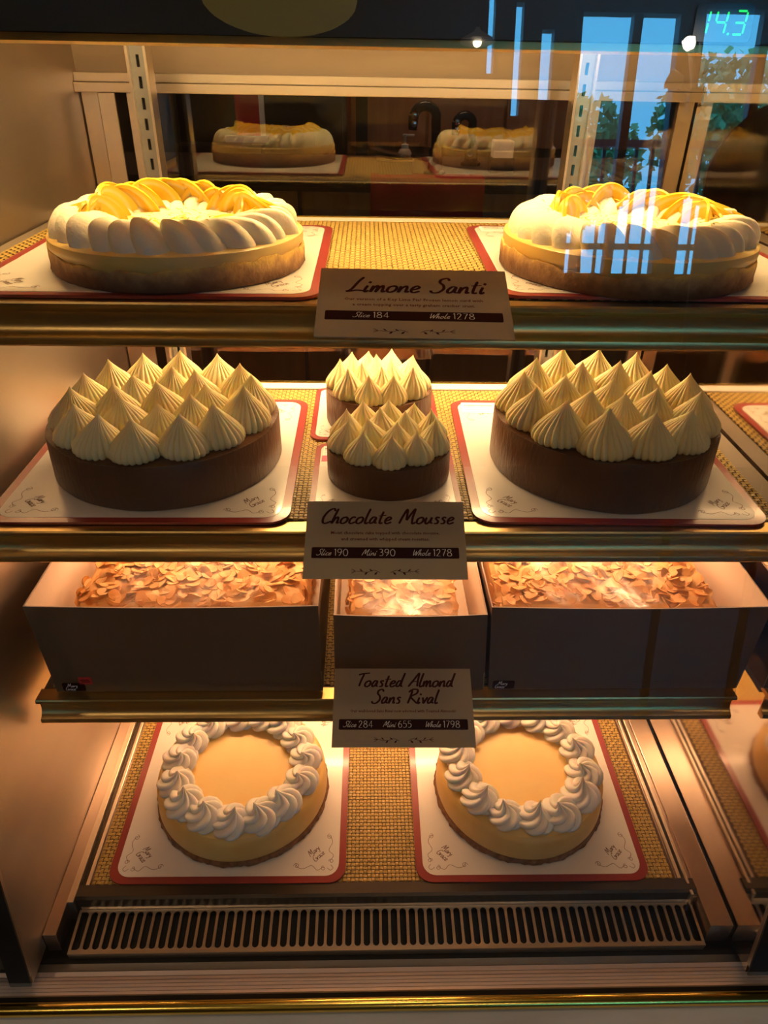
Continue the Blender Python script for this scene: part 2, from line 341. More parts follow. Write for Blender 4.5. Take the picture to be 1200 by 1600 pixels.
# ------------------------------------------------------------------ the room round the case
def room():
    struct(bbox('floor', (-3.2, 3.8, -4.6, 4.8, -.1, 0), M['floor']))
    struct(bbox('ceiling', (-3.2, 3.8, -4.6, 4.8, 3.3, 3.4), M['ceil']))
    struct(bbox('wall_left', (-3.3, -3.2, -4.7, 4.8, 0, 3.4), M['wallr']))
    struct(bbox('wall_right', (3.8, 3.9, -4.7, 4.8, 0, 3.4), M['wallr']))
    struct(bbox('wall_back', (-3.2, 3.8, 4.7, 4.8, 0, 3.3), M['wallr']))
    # window wall behind the photographer
    wins = [(.79, .87, 2.7, 3.2), (.97, 1.06, 2.45, 3.15), (1.15, 1.27, 2.55, 3.0), (1.40, 2.12, 1.42, 3.12), (2.22, 3.45, 1.42, 3.15)]
    mb = MB(); y0, y1 = -4.6, -4.5
    xs = -3.2
    for (a, b, c, d) in wins:
        mb.box(xs, a, y0, y1, 0, 3.3); mb.box(a, b, y0, y1, 0, c); mb.box(a, b, y0, y1, d, 3.3); xs = b
    mb.box(xs, 3.8, y0, y1, 0, 3.3)
    struct(mb.build('wall_front', M['wallr']))
    for i, (a, b, c, d) in enumerate(wins):
        f = MB(); t = .018 if b-a < .3 else .035
        f.box(a, a+t, -4.58, -4.49, c, d).box(b-t, b, -4.58, -4.49, c, d).box(a+t, b-t, -4.58, -4.49, c, c+t).box(a+t, b-t, -4.58, -4.49, d-t, d)
        o = struct(f.build('window_%d' % (i+1), M['frame']))
        MB().box(a+t, b-t, -4.545, -4.54, c+t, d-t).build('pane', M['win_glass'], o)
        if b-a > .3:
            n = 2 if b-a < .9 else 3
            for k in range(1, n):
                xm = a+(b-a)*k/n; lean = .05
                MB().add([(xm-.03, -4.57, c), (xm+.03, -4.57, c), (xm+.03+lean, -4.57, d), (xm-.03+lean, -4.57, d), (xm-.03, -4.5, c), (xm+.03, -4.5, c), (xm+.03+lean, -4.5, d), (xm-.03+lean, -4.5, d)],
                         [(0, 1, 2, 3), (7, 6, 5, 4), (0, 4, 5, 1), (1, 5, 6, 2), (2, 6, 7, 3), (3, 7, 4, 0)]).build('mullion', M['frame'], o)
            MB().box(a+t, b-t, -4.57, -4.5, 1.62, 1.66).build('transom', M['frame'], o)
    for i, (a, b, c, d) in enumerate(wins):
        if b-a > .3:
            L = bpy.data.lights.new('window_portal', 'AREA'); L.shape = 'RECTANGLE'; L.size = b-a; L.size_y = d-c; L.cycles.is_portal = True
            lo = bpy.data.objects.new('window_portal', L); C.objects.link(lo); lo.location = ((a+b)/2, -4.62, (c+d)/2); lo.rotation_euler = (-PI/2, 0, 0)
    struct(bbox('ground', (-12, 16, -16, -4.7, -.3, -.05), M['ground']))
    # terrace railing outside
    t = thing('terrace_railing', 'dark terrace railing with upright bars outside the windows', 'railing', (2.3, -5.3, 0))
    bbox('handrail', (-1.1, 1.5, -.03, .03, 2.42, 2.47), M['frame'], t)
    bbox('bottom_rail', (-1.1, 1.5, -.025, .025, 1.1, 1.14), M['frame'], t)
    bm = MB().box(-.012, .012, -.012, .012, 1.14, 2.42).mesh('baluster', M['frame'])
    for k in range(20): obj('baluster', bm, None, t, (-1.05+k*.13, 0, 0))
    pm = MB().box(-.03, .03, -.03, .03, -.05, 2.42).mesh('post', M['frame'])
    for x in (-1.1, 1.5): obj('post', pm, None, t, (x, 0, 0))
    # trees
    for k, (x, y, h, r, lab) in enumerate(((2.5, -8.2, 2.75, .72, 'rounded green tree outside the narrower window'), (4.1, -8.2, 3.15, .80, 'tall leafy green tree outside the wide window'), (5.9, -8.4, 3.0, .78, 'green tree farthest to the side outside the wide window'))):
        t = thing('tree', lab, 'tree', (x, y, -.05), 0, 'trees outside the windows')
        MB().tube([(0, 0, 0), (.05, 0, h*.5), (0, .05, h)], [.12, .09, .03], 8).build('trunk', M['bark'], t, True)
        mb = MB()
        for q in range(2200):
            d = Vector((rnd.gauss(0, 1), rnd.gauss(0, 1), rnd.gauss(0, 1))).normalized()*r*rnd.random()**.4
            c = Vector((0, 0, h))+d; s = rnd.uniform(.04, .085)
            a = Vector((rnd.gauss(0, 1), rnd.gauss(0, 1), rnd.gauss(0, 1))).normalized()*s; b = a.cross(Vector((rnd.gauss(0, 1), rnd.gauss(0, 1), rnd.gauss(0, 1)))).normalized()*s*.6
            mb.add([c-a, c+b, c+a, c-b], [(0, 1, 2, 3)])
        o = mb.build('crown', M['leaf'], t); o['kind'] = 'stuff'
    # tall rounded partition
    pts = [(-.16, 1.2), (.16, 1.2), (.16, 1.55)]+[(.16*math.cos(a), 1.62+.2*math.sin(a)) for a in [PI*k/12 for k in range(1, 12)]]+[(-.16, 1.55)]
    t = thing('booth_partition', 'navy rounded booth partition with tan wooden edge, mirrored in the front glass', 'partition', (1.06, -1.05, 0), .25)
    MB().prism(pts, -.03, .03, 'y').build('upholstered_face', M['navy'], t)
    MB().prism(pts, -.055, -.031, 'y').build('wooden_back', M['tan'], t)
    MB().prism([(.161, 1.2), (.22, 1.2), (.22, 1.5), (.19, 1.7), (.161, 1.6)], -.055, .03, 'y').build('wooden_edge', M['tan'], t)
    for x in (-.13, .13):
        bbox('support_leg', (x-.012, x+.012, -.05, -.03, 0, 1.25), M['frame'], t)
    bbox('foot', (-.2, .2, -.16, .12, 0, .02), M['frame'], t, .004)
    # ceiling lamps reflected in the glass
    t = thing('pendant_lamp', 'small pendant lamp with white saucer shade and warm bulb', 'lamp', (.70, -4.2, 0))
    MB().lathe([(.11, 2.82), (.10, 2.835), (.02, 2.88), (.012, 2.9)], 24).build('shade', M['white_pl'], t, True)
    MB().lathe([(.004, 2.79), (.022, 2.8), (.028, 2.815), (.02, 2.832)], 16).build('bulb', M['bulb'], t, True)
    MB().tube([(0, 0, 2.9), (0, 0, 3.3)], .005, 8).build('cord', M['black'], t)
    t = thing('dome_pendant', 'wide yellow glowing dome pendant lamp', 'lamp', (-.5, -3.9, 0))
    MB().lathe([(.45*math.sin(PI*(.02+.96*k/16)), 2.93-.14*math.cos(PI*(.02+.96*k/16))) for k in range(17)], 40).build('shade', M['yellowlamp'], t, True)
    MB().tube([(0, 0, 3.07), (0, 0, 3.3)], .008, 8).build('cord', M['black'], t)
    t = thing('twin_spotlight', 'twin head spotlight with white cup hanging from ceiling', 'lamp', (2.02, -4.1, 0))
    MB().tube([(.06, 0, 3.3), (.06, 0, 2.5)], .012, 8).build('stem', M['frame'], t)
    bbox('joint', (.02, .1, -.03, .03, 2.42, 2.56), M['frame'], t, .01)
    MB().tube([(.04, 0, 2.52), (-.06, .05, 2.56)], .012, 8).build('arm', M['white_pl'], t)
    MB().tube([(.05, 0, 2.56), (-.02, .04, 2.78)], .02, 8).build('arm', M['white_pl'], t)
    MB().lathe([(.02, 0), (.045, .02), (.055, .09)], 20, capt=False).build('cup', M['white_pl'], t, True, loc=(-.05, .05, 2.57), rot=(0, -1.2, 0))
    MB().lathe([(.02, 0), (.035, .02), (.04, .06), (.01, .075)], 20).build('lit_head', M['bulb'], t, True, loc=(-.02, .04, 2.76), rot=(0, -.3, 0))
    for (x, y, en, wh) in ((-1.2, -1.6, 7, 'left of the cafe floor'), (.6, -2.8, 7, 'middle of the cafe floor'), (.1, .2, 4, 'front of the cake case, added to light the ledge')):  # the last downlight is unseen, added to brighten the ledge
        L = bpy.data.lights.new('ceiling_downlight', 'AREA'); L.shape = 'DISK'; L.size = .25; L.energy = en; L.color = (1, .72, .45)
        lt = thing('ceiling_downlight', 'recessed round ceiling downlight over the '+wh, 'lamp', (x, y, 3.3), 0, 'ceiling downlights')
        MB().lathe([(.14, -.001), (.16, -.012), (.14, -.02), (.13, -.005)], 24).build('ring', M['white_pl'], lt, True)
        lo = bpy.data.objects.new('downlight_beam', L); C.objects.link(lo); lo.parent = lt; lo.location = (0, 0, -.025)
    # serving counter and sink behind the case
    t = thing('back_counter', 'dark counter with wood front behind the case', 'counter', (.2, 3.5, 0))
    bbox('worktop', (-1.6, 1.8, -.35, .45, 1.06, 1.10), M['counter'], t, .004)
    for k in range(6):
        bbox('door', (-1.58+k*.56, -1.04+k*.56, -.33, -.31, .1, 1.04), M['wood'], t, .004)
    bbox('carcass', (-1.6, 1.8, -.31, .45, .0, 1.06), M['counter'], t)
    t = thing('wood_wall_unit', 'orange brown wood panel unit behind the sink', 'cabinet', (.2, 4.5, 0))
    for k in range(4): bbox('panel', (-.28+k*.42, .125+k*.42, -.12, -.08, 1.1, 2.6), M['wood'], t, .004)
    bbox('carcass', (-.3, 1.42, -.08, .18, 0, 2.62), M['wood'], t)
    t = thing('dark_cupboard', 'tall dark cupboard behind the case beside the wood panels', 'cabinet', (-1.0, 4.4, 0))
    for k in range(3): bbox('door', (-.7+k*.53, -.18+k*.53, -.14, -.11, .05, 2.5), M['dark'], t, .004)
    bbox('carcass', (-.7, .9, -.11, .25, 0, 2.55), M['dark'], t)
    t = thing('black_column', 'narrow black column standing in front of the wood panels', 'column', (-.02, 4.2, 0)); bbox('shaft', (-.03, .03, -.03, .03, .06, 3.3), M['black'], t); bbox('foot', (-.05, .05, -.05, .05, 0, .06), M['black'], t, .005)
    def faucet(loc, h, lab):
        t = thing('gooseneck_faucet', lab, 'faucet', loc, 0, 'black gooseneck faucets')
        r = .19*h; pts = [(0, 0, .02), (0, 0, h*.5), (-.004, 0, h-r)]
        for k in range(1, 10):
            a = PI*.92*k/9; pts.append((-r+r*math.cos(a), 0, h-r+r*math.sin(a)))
        MB().tube(pts, .019, 12).build('spout', M['faucet'], t, True)
        e = Vector(pts[-1]); MB().tube([e, e+Vector((-.003, 0, -.05))], [.021, .017], 12).build('spray_head', M['faucet'], t, True)
        for q in (0, .03): MB().lathe([(.004, -.002), (.012, 0), (.004, .002)], 12).build('button', M['chrome'], t, True, loc=(e.x, -.0225, e.z+.002-q), rot=(PI/2, 0, 0))
        MB().lathe([(.045, 0), (.045, .012), (.03, .02), (.028, .09), (.02, .1)], 20).build('base', M['faucet'], t, True)
        MB().tube([(-.02, -.02, .06), (-.1, -.05, .075)], [.012, .009], 10).build('lever', M['faucet'], t, True)
        MB().lathe([(.016, -.004), (.016, .004)], 14).build('lever_cap', M['chrome'], t, loc=(-.01, -.034, .055), rot=(PI/2, 0, 0))
    faucet((.285, 3.25, 1.10), .25, 'nearer and taller black gooseneck faucet on the counter behind the case')
    faucet((.478, 3.6, 1.10), .20, 'farther and smaller black gooseneck faucet on the counter behind the case')
    t = thing('soap_dispenser', 'white pump soap dispenser with clear body beside the faucet', 'dispenser', (.172, 3.50, 1.10))
    MB().lathe([(.03, 0), (.034, .005), (.034, .05), (.022, .07), (.014, .075)], 20).build('bottle', M['clear_soap'], t, True)
    MB().lathe([(.016, .075), (.016, .09), (.006, .093), (.006, .12), (.011, .122), (.011, .13)], 16).build('pump', M['white_pl'], t, True)
    bbox('nozzle', (-.005, .04, -.005, .005, .122, .13), M['white_pl'], t, .002)
    t = thing('caddy_box', 'grey counter caddy holding a tilted black tray beside the faucet', 'box', (.08, 3.25, 1.10))
    bbox('bin', (-.03, .11, -.05, .05, 0, .055), M['dark'], t, .004); bbox('tilted_tray', (-.09, .09, -.05, .05, .0, .014), M['faucet'], t, .004, (.02, 0, .068), (0, .22, 0))
    bbox('rim', (-.035, .115, -.055, .055, .055, .06), M['alu'], t)
    t = thing('counter_lamp', 'small glowing square lamp at the right of the back counter', 'lamp', (.575, 3.35, 1.10))
    bbox('base', (-.05, .05, -.04, .04, 0, .06), M['dark'], t, .003); bbox('lamp_shade', (-.042, .042, -.04, .04, .06, .125), M['glowbox'], t, .006)
    t = thing('red_notice', 'red notice board with white frame in the dark behind the glass', 'board', (-.60, 4.18, 1.27))
    bbox('red_panel', (-.06, .06, -.01, .01, -.11, .16), M['redcloth'], t); bbox('white_frame', (.06, .085, -.012, .012, -.11, .18), M['white_pl'], t); bbox('white_ledge', (-.12, .10, -.04, .012, -.14, -.11), M['white_pl'], t)
    tag(bbox('serving_trolley', (-.95, -.52, 4.02, 4.16, .0, 1.13), M['dark'], None, .01), 'low dark trolley under the red notice behind the glass', 'trolley')
    bpy.data.objects['serving_trolley'].location = (0, 0, 0)
    mb = MB(); nx = 16; path = [(.10, .004), (.05, .004), (.01, .004), (-.008, .0), (-.012, -.02), (-.012, -.08), (-.012, -.13), (-.012, -.17)]
    vs = [(-.23+.46*i/nx, a-(.006*(1+math.sin(i*1.3)) if b < -.01 else 0), b-.02*math.sin(i*.5)*(b/-.17 if b < -.01 else 0)) for a, b in path for i in range(nx+1)]
    mb.add(vs, [(j*(nx+1)+i, j*(nx+1)+i+1, (j+1)*(nx+1)+i+1, (j+1)*(nx+1)+i) for j in range(len(path)-1) for i in range(nx)])
    o = mb.build('red_towel', M['redcloth'], None, True, loc=(.25, 3.15, 1.10)); tag(o, 'red towel hanging over the front of the back counter', 'towel')
    md = o.modifiers.new('thick', 'SOLIDIFY'); md.thickness = .004; md.offset = 0
    L = bpy.data.lights.new('kitchen_light', 'AREA'); L.shape = 'RECTANGLE'; L.size = 1.2; L.size_y = .15; L.energy = 24; L.color = (1, .62, .35)
    lt = thing('kitchen_light', 'long ceiling light over the back counter', 'lamp', (.2, 3.2, 3.3)); bbox('housing', (-.65, .65, -.1, .1, -.05, 0), M['white_pl'], lt, .005)
    lo = bpy.data.objects.new('kitchen_beam', L); C.objects.link(lo); lo.parent = lt; lo.location = (0, 0, -.055)
room()

# ------------------------------------------------------------------ the display case
def case():
    t = thing('display_case', 'lit glass fronted refrigerated cake display case with steel side walls', 'display case', (0, 0, 0))
    zb, zt = .60, 1.62
    yb = 1.07
    side = [(glassY(.64)+.012, .64), (yb, .64), (yb, zt), (glassY(zt)+.012, zt)]
    MB().prism(side, XL-.012, XL, 'x').build('left_wall', M['steel'], t)
    MB().prism(side, XR, XR+.012, 'x').build('right_wall', M['mirror'], t)
    outer = [(glassY(.66)+.014, .66), (yb, .66), (yb, zt), (glassY(zt)+.014, zt)]
    MB().prism(outer, XL-.06, XL-.0125, 'x').build('left_outer_panel', M['basebody'], t)
    MB().prism(outer, XR+.0125, XR+.06, 'x').build('right_outer_panel', M['basebody'], t)
    for x0, x1 in ((XL-.014, XL+.001), (XR-.001, XR+.014)):       # corner posts following the leaning glass
        g = glassY
        MB().prism([(g(.655)+.003, .655), (g(.655)+.013, .655), (g(1.62)+.013, 1.62), (g(1.62)+.003, 1.62)], x0, x1, 'x').build('corner_post', M['alu'], t)
        MB().prism([(g(.652)+.001, .652), (g(.652)+.003, .652), (g(1.62)+.003, 1.62), (g(1.62)+.001, 1.62)], x0-.004, x1+.004, 'x').build('post_gasket', M['black'], t)
    # front glass pane
    MB().add([(-.60, glassY(.64), .64), (.66, glassY(.64), .64), (.66, glassY(1.66), 1.66), (-.60, glassY(1.66), 1.66)], [(0, 1, 2, 3)]).build('front_glass', M['front_glass'], t)
    # base, ledge, sill
    bbox('base', (-.62, .68, .40, 1.09, 0, .585), M['basebody'], t)
    bbox('case_floor', (XL-.06, XR+.06, .43, yb, .585, .612), M['dark'], t)
    me = MB().box(-.62, .68, .345, .3795, .575, .612).mesh('stone_ledge', M['ledge']); bevel(me, .006, 3); obj('stone_ledge', me, None, t)
    MB().tube([(-.62, .3785, .6195), (.68, .3785, .6195)], .0068, 20).build('gold_trim', M['goldrail'], t, True)
    bbox('trim_gap', (-.62, .68, .383, .3915, .59, .618), M['black'], t)
    # ribbed sill inside the glass
    prof = [(.3915, .60)]
    y = .3915; zz = .6215
    for k in range(5):
        d = .0035
        prof += [(y, zz), (y+d-.0007, zz+.0004), (y+d-.0006, zz-.0012), (y+d, zz-.0012)]; y += d; zz += .0006
    prof += [(y, zz), (y+.004, zz+.002), (y+.004, .60)]
    MB().prism(prof, -.60, .66, 'x').build('ribbed_sill', M['sill'], t)
    MB().prism([(.4135, .606), (.4135, .6265), (.4215, .6262), (.4215, .606)], -.60, .66, 'x').build('grey_sill_strip', M['alu_post'], t)
    bbox('sill_trough', (-.60, .66, .4216, .4295, .604, .622), M['black'], t)
    # header
    g = glassY
    MB().prism([(g(1.511)+.006, 1.511), (g(1.511)+.012, 1.511), (g(1.66)+.012, 1.66), (g(1.66)+.006, 1.66)], -.6, .66, 'x').build('header_panel', M['header'], t)
    MB().prism([(.506, 1.5065), (.668, 1.5065), (.668, 1.5100), (.506, 1.5105)], XL, XR, 'x').build('header_lip_baffle', M['gold'], t)  # gold lip extended inward as an added baffle shading card and front petals
    MB().prism([(.53, 1.5108), (.533, 1.5108), (.533, 1.64), (.53, 1.64)], XL, XR, 'x').build('header_back', M['lining'], t)
    MB().prism([(.515, 1.625), (1.09, 1.625), (1.09, 1.66), (.519, 1.66)], -.6, .66, 'x').build('canopy', M['basebody'], t)
    MB().prism([(.533, 1.60), (1.07, 1.60), (1.07, 1.6245), (.533, 1.6245)], XL, XR, 'x').build('canopy_lining', M['lining'], t)
    # rear: top panel, rails, sliding doors
    bbox('rear_top_panel', (XL, XR, 1.058, 1.07, 1.4815, 1.60), M['rear_panel'], t)
    bbox('rear_upper_rail', (XL, XR, 1.045, 1.0575, 1.4715, 1.482), M['alu'], t, .001)
    bbox('rear_lower_rail', (XL, XR, 1.040, 1.0575, 1.4605, 1.4712), M['alu'], t, .001)
    bbox('rear_bottom_rail', (XL, XR, 1.035, 1.07, .665, .70), M['alu'], t, .001)
    for x0, x1, y, sw in ((-.300, .300, 1.046, .014), (XL+.002, -.270, 1.058, .020), (.270, XR-.002, 1.058, .020)):
        d = obj('rear_door', MB().box(x0, x0+sw, y, y+.010, .701, 1.46).box(x1-sw, x1, y, y+.010, .701, 1.46).box(x0+sw, x1-sw, y, y+.010, .701, .73).mesh('rear_door', M['alu']), None, t)
        MB().box(x0+sw, x1-sw, y+.004, y+.007, .73, 1.46).build('pane', M['rear_glass'], d)
    bbox('inner_frosted_strip', (XL+.03, XL+.05, 1.035, 1.039, .70, 1.46), M['alu'], t)
    # slotted shelf posts
    for px in (-.2555, .252):
        mb = MB(); wdt = .0085; y0, y1 = .955, .963
        zc = [.67+.021*k for k in range(41)]
        mb.box(px-wdt, px-.0018, y0, y1, .665, 1.60).box(px+.0018, px+wdt, y0, y1, .665, 1.60)
        last = .665
        for q in zc:
            mb.box(px-.0018, px+.0018, y0, y1, last, q); last = q+.012
        mb.box(px-.0018, px+.0018, y0, y1, last, 1.60)
        p = mb.build('slotted_post', M['alu_post'], t)
        MB().box(px-.004, px+.004, y1, y1+.001, .665, 1.60).build('post_backing', M['black'], p)
        MB().box(px+.0086, px+.0115, .948, .975, .665, 1.60).build('post_flange', M['alu'], p)
        MB().box(px-.0115, px-.0086, .948, .975, .665, 1.60).build('post_flange', M['alu'], p)
    # temperature readout
    d = thing('temperature_display', 'green digital temperature display reading 14.3 in the dark header', 'display', (0, 0, 0))
    base = Vector((.2085, g(1.5215)+.0045, 1.5215)); slope = math.atan(.127)
    d.location = base; d.rotation_euler = (PI/2-slope, 0, 0)
    MB().prism(rrect(-.017, .017, -.0095, .0095, .003), -.0012, -.0002, 'z').build('display_window', M['ledoff'], d)
    SEG = {'1': 'bc', '4': 'fgbc', '3': 'abgcd'}
    def digit(ch, cx):
        mb = MB(); h, ww, tk, sl = .0115, .0062, .0011, .12
        y2, y1, y0 = h/2, 0, -h/2
        seg = {'a': ((0, y2), (ww, y2)), 'b': ((ww, y1), (ww, y2)), 'c': ((ww, y0), (ww, y1)), 'd': ((0, y0), (ww, y0)), 'e': ((0, y0), (0, y1)), 'f': ((0, y1), (0, y2)), 'g': ((0, y1), (ww, y1))}
        for s in SEG[ch]:
            a, b = seg[s]; a, b = Vector(a), Vector(b); u = (b-a).normalized(); a += u*.0005; b -= u*.0005
            ribbon(mb, [(p[0]+cx+sl*p[1], p[1]) for p in (a, a+u*.0004, b-u*.0004, b)], tk, .0004)
        mb.build('digit', M['led'], d)
    digit('1', -.0155); digit('4', -.0050); digit('3', .0062)
    MB().add([(.0027, -.0062, .0004), (.0039, -.0062, .0004), (.0040, -.0050, .0004), (.0028, -.0050, .0004)], [(0, 1, 2, 3)]).build('decimal_point', M['led'], d)
case()

# ------------------------------------------------------------------ lamps (one under each shelf and one in the canopy)
def lamp(i, y, z, x0, x1, lab):
    t = thing('tube_lamp', lab, 'lamp', ((x0+x1)/2, y, z), 0, 'tube lamps inside the case'); hw = (x1-x0)/2
    bbox('housing', (-hw, hw, -.012, .012, .002, .012), M['housing'], t, .002)
    MB().tube([(-hw+.01, 0, -.004), (hw-.01, 0, -.004)], .0055, 12).build('tube', M['tube'], t, True)
    for s in (-1, 1): bbox('end_cap', (s*hw-.008, s*hw+.008, -.008, .008, -.011, .002), M['white_pl'], t, .002)
    L = bpy.data.lights.new('tube_light', 'AREA'); L.shape = 'RECTANGLE'; L.size = 2*hw-.03; L.size_y = .012; L.energy = LAMP_W[i]; L.color = LAMP_COL[i]
    lo = bpy.data.objects.new('tube_light', L); C.objects.link(lo); lo.parent = t; lo.location = (0, 0, -.0105)
lamp(0, .705, 1.575, -.33, .40, 'tube lamp under the canopy above the lemon cakes')
lamp(1, .85, Z1-.026, -.33, .40, 'tube lamp under the top shelf above the chocolate cakes')
lamp(2, .76, Z2-.026, -.33, .40, 'tube lamp under the middle shelf above the almond cakes')
lamp(3, .83, Z3-.026, -.33, .40, 'tube lamp under the lowest shelf above the cheesecakes')

# ------------------------------------------------------------------ shelves
RAIL = [(.010, .0010), (-.0075, .0020), (-.0085, .0005), (-.0085, -.0025), (-.0060, -.0050), (-.0030, -.0070), (-.0012, -.0110), (-.0012, -.0170),
        (-.0030, -.0215), (-.0065, -.0245), (-.0090, -.0255), (-.0098, -.0275), (-.0095, -.0310), (-.0075, -.0330), (.0, -.0330), (.0, -.0040), (.010, -.0040)]
def shelf(zt, x0, x1, lab, yf=.557, ybk=.915):
    zp = zt-MATT
    t = thing('shelf', lab, 'shelf', (0, 0, zp), 0, 'case shelves')
    bbox('panel', (x0, x1, yf+.0102, ybk-.006, -.010, -.0002), M['shelfpanel'], t)
    bbox('rear_edge', (x0, x1, ybk-.0055, ybk, -.036, .0025), M['goldrail'], t, .001)  # edge carries an added drop lip that hides the lamp from the rear glass
    bbox('rear_strip', (x0, x1, ybk-.024, ybk-.006, -.0001, .0012), M['white_strip'], t)
    MB().prism([(yf+a, b) for a, b in RAIL], x0-.002 if x0 > -.355 else x0, x1, 'x').build('front_rail', M['gold'], t, True, .5)
    for px in (-.2555, .252):
        bbox('bracket', (px-.002, px+.002, .872, .954, -.028, -.0105), M['alu_post'], t)
shelf(Z1, XL+.003, XR-.003, 'top shelf with gold front rail under the lemon cakes')
shelf(Z2, XL+.003, XR-.003, 'middle shelf with gold front rail under the chocolate cakes')
shelf(Z3, -.351, .410, 'lowest shelf with short gold front rail under the boxed almond cakes')

# ------------------------------------------------------------------ woven mats
def weave_mesh(wx, wy):
    p = .0049; nx, ny = int(wx/p), int(wy/p); mb = MB(); hh = .0010
    for i in range(nx):
        for j in range(ny):
            cx, cy = -wx/2+(i+.5)*p, -wy/2+(j+.5)*p; warp = (i+j) % 2 == 0
            L, W = p*.60, p*.36
            vs = []
            for k, zz in ((-1, -.4), (-.55, .75), (0, 1), (.55, .75), (1, -.4)):
                for s in (-1, 1):
                    a, b = k*L, s*W
                    vs.append((cx+b, cy+a, zz*hh) if warp else (cx+a, cy+b, zz*hh*.8))
            fs = [(2*k, 2*k+1, 2*k+3, 2*k+2) if warp else (2*k, 2*k+2, 2*k+3, 2*k+1) for k in range(4)]
            mb.add(vs, fs)
    me = bpy.data.meshes.new('weave'); me.from_pydata(mb.v, [], mb.f); me.materials.append(M['weave']); return me
def woven_mat(me, wx, wy, c, lab):
    t = thing('woven_mat', lab, 'mat', c, 0, 'gold woven mats')
    bbox('backing', (-wx/2, wx/2, -wy/2, wy/2, -.0022, -.0012), M['mat_base'], t)
    o = obj('weave', me, None, t, (0, 0, -.0010)); o['kind'] = 'stuff'
wm = weave_mesh(.745, .318)
woven_mat(wm, .745, .318, (.0295, .7295, Z1), 'gold woven mat on the top shelf under the lemon cakes')
woven_mat(wm, .745, .318, (.0300, .7295, Z2), 'gold woven mat on the middle shelf under the chocolate cakes')
woven_mat(wm, .745, .318, (.0300, .7295, Z3), 'gold woven mat on the lowest shelf under the almond boxes')
wm2 = weave_mesh(.704, .46)
woven_mat(wm2, .704, .46, (.027, .722, Z4), 'gold woven mat on the case floor under the cheesecakes')

# ------------------------------------------------------------------ deck at the bottom
def deck():
    t = thing('deck_tray', 'steel bottom deck tray framing the cheesecake mat', 'tray', (0, 0, 0))
    zp = Z4-MATT
    bbox('deck_plate', (-.3265, .3805, .4905, 1.03, zp-.006, zp-.0002), M['alu_deck'], t)
    # left frame
    def strip(name, x0, x1, z1, m, bev=.0008, y0=.4345): bbox(name, (x0, x1, y0, 1.034, .630, z1), m, t, bev)
    strip('side_gutter', -.3615, -.3465, zp+.001, M['alu_deck']); strip('side_rail', -.3463, -.3385, zp+.004, M['alu'], y0=.470)
    strip('side_groove', -.3383, -.3315, zp-.003, M['dark'], y0=.491); strip('side_bead', -.3313, -.3268, zp+.003, M['alu'], y0=.491)
    # right frame
    strip('side_bead', .3808, .3850, zp+.003, M['alu'], y0=.491); strip('side_groove', .3852, .3885, zp-.003, M['dark'], y0=.491)
    strip('side_rail', .3887, .3925, zp+.004, M['alu'], y0=.470); strip('side_plate', .3985, .4255, zp+.0015, M['alu_deck'])
    strip('seam', .4257, .4278, zp-.002, M['black'], 0)
    strip('side_groove', .3927, .3983, zp-.001, M['alu_deck'], .0005, .470)
    bbox('seam', (-.3618, -.3616, .434, 1.034, .63, zp), M['black'], t)
    # front bar
    me = MB().prism([(.4735, zp-.012), (.4905, zp-.012), (.4905, zp+.0035), (.4765, zp+.0045), (.4735, zp+.002)], -.338, .398, 'x').mesh('front_bar', M['dark']); obj('front_bar', me, None, t)
    MB().prism([(.4735, zp-.021), (.4875, zp-.021), (.4875, zp-.0125), (.4735, zp-.0125)], -.334, .392, 'x').build('front_bar_lip', M['alu'], t)
deck()
def grille():
    t = thing('vent_grille', 'slotted metal air vent grille below the cheesecakes', 'grille', (0, 0, 0))
    x0, x1 = -.336, .3955; N = 68; p = (x1-x0-.006)/N; sw = p*.35
    ya, yb_ = .4275, .4730; za, zb = .6395, .6440
    t.location = (0, ya, za); t.rotation_euler = (math.atan2(zb-za, yb_-ya), 0, 0)
    L = math.hypot(yb_-ya, zb-za); m = .0045; th = .0012
    f = MB(); f.box(x0, x1, 0, m*.55, -th, 0).box(x0, x1, L-m*.6, L, -th, 0).box(x0, x0+.0032, m*.55, L-m*.6, -th, 0).box(x1-.0032, x1, m*.55, L-m*.6, -th, 0)
    f.box(x0, x1, -.002, 0, -.012, .0004)
    f.build('frame', M['alu'], t)
    # bar between two round-ended slots: straight waist, flared ends
    half = []
    r = p/2-(p*.5-sw)          # slot half width complement
    hw = p*.5-sw               # bar half width at waist
    y0, y1 = m*.55, L-m*.6
    for k in range(7):
        a = PI/2*k/6; half.append((p/2-sw*math.sin(a)-0.0, y0+sw*(1-math.cos(a))))
    for k in range(7):
        a = PI/2*(1-k/6); half.append((p/2-sw*math.sin(a), y1-sw*(1-math.cos(a))))
    poly = [(x, y) for x, y in half]+[(-x, y) for x, y in reversed(half)]
    mb = MB().prism(poly, -th, .0003, 'z')
    me = mb.mesh('slat', M['alu'])
    for i in range(1, N): obj('slat', me, None, t, (x0+.003+i*p, 0, 0))
    bbox('dark_duct', (x0, x1, .001, L, -.020, -.018), M['black'], t)
grille()

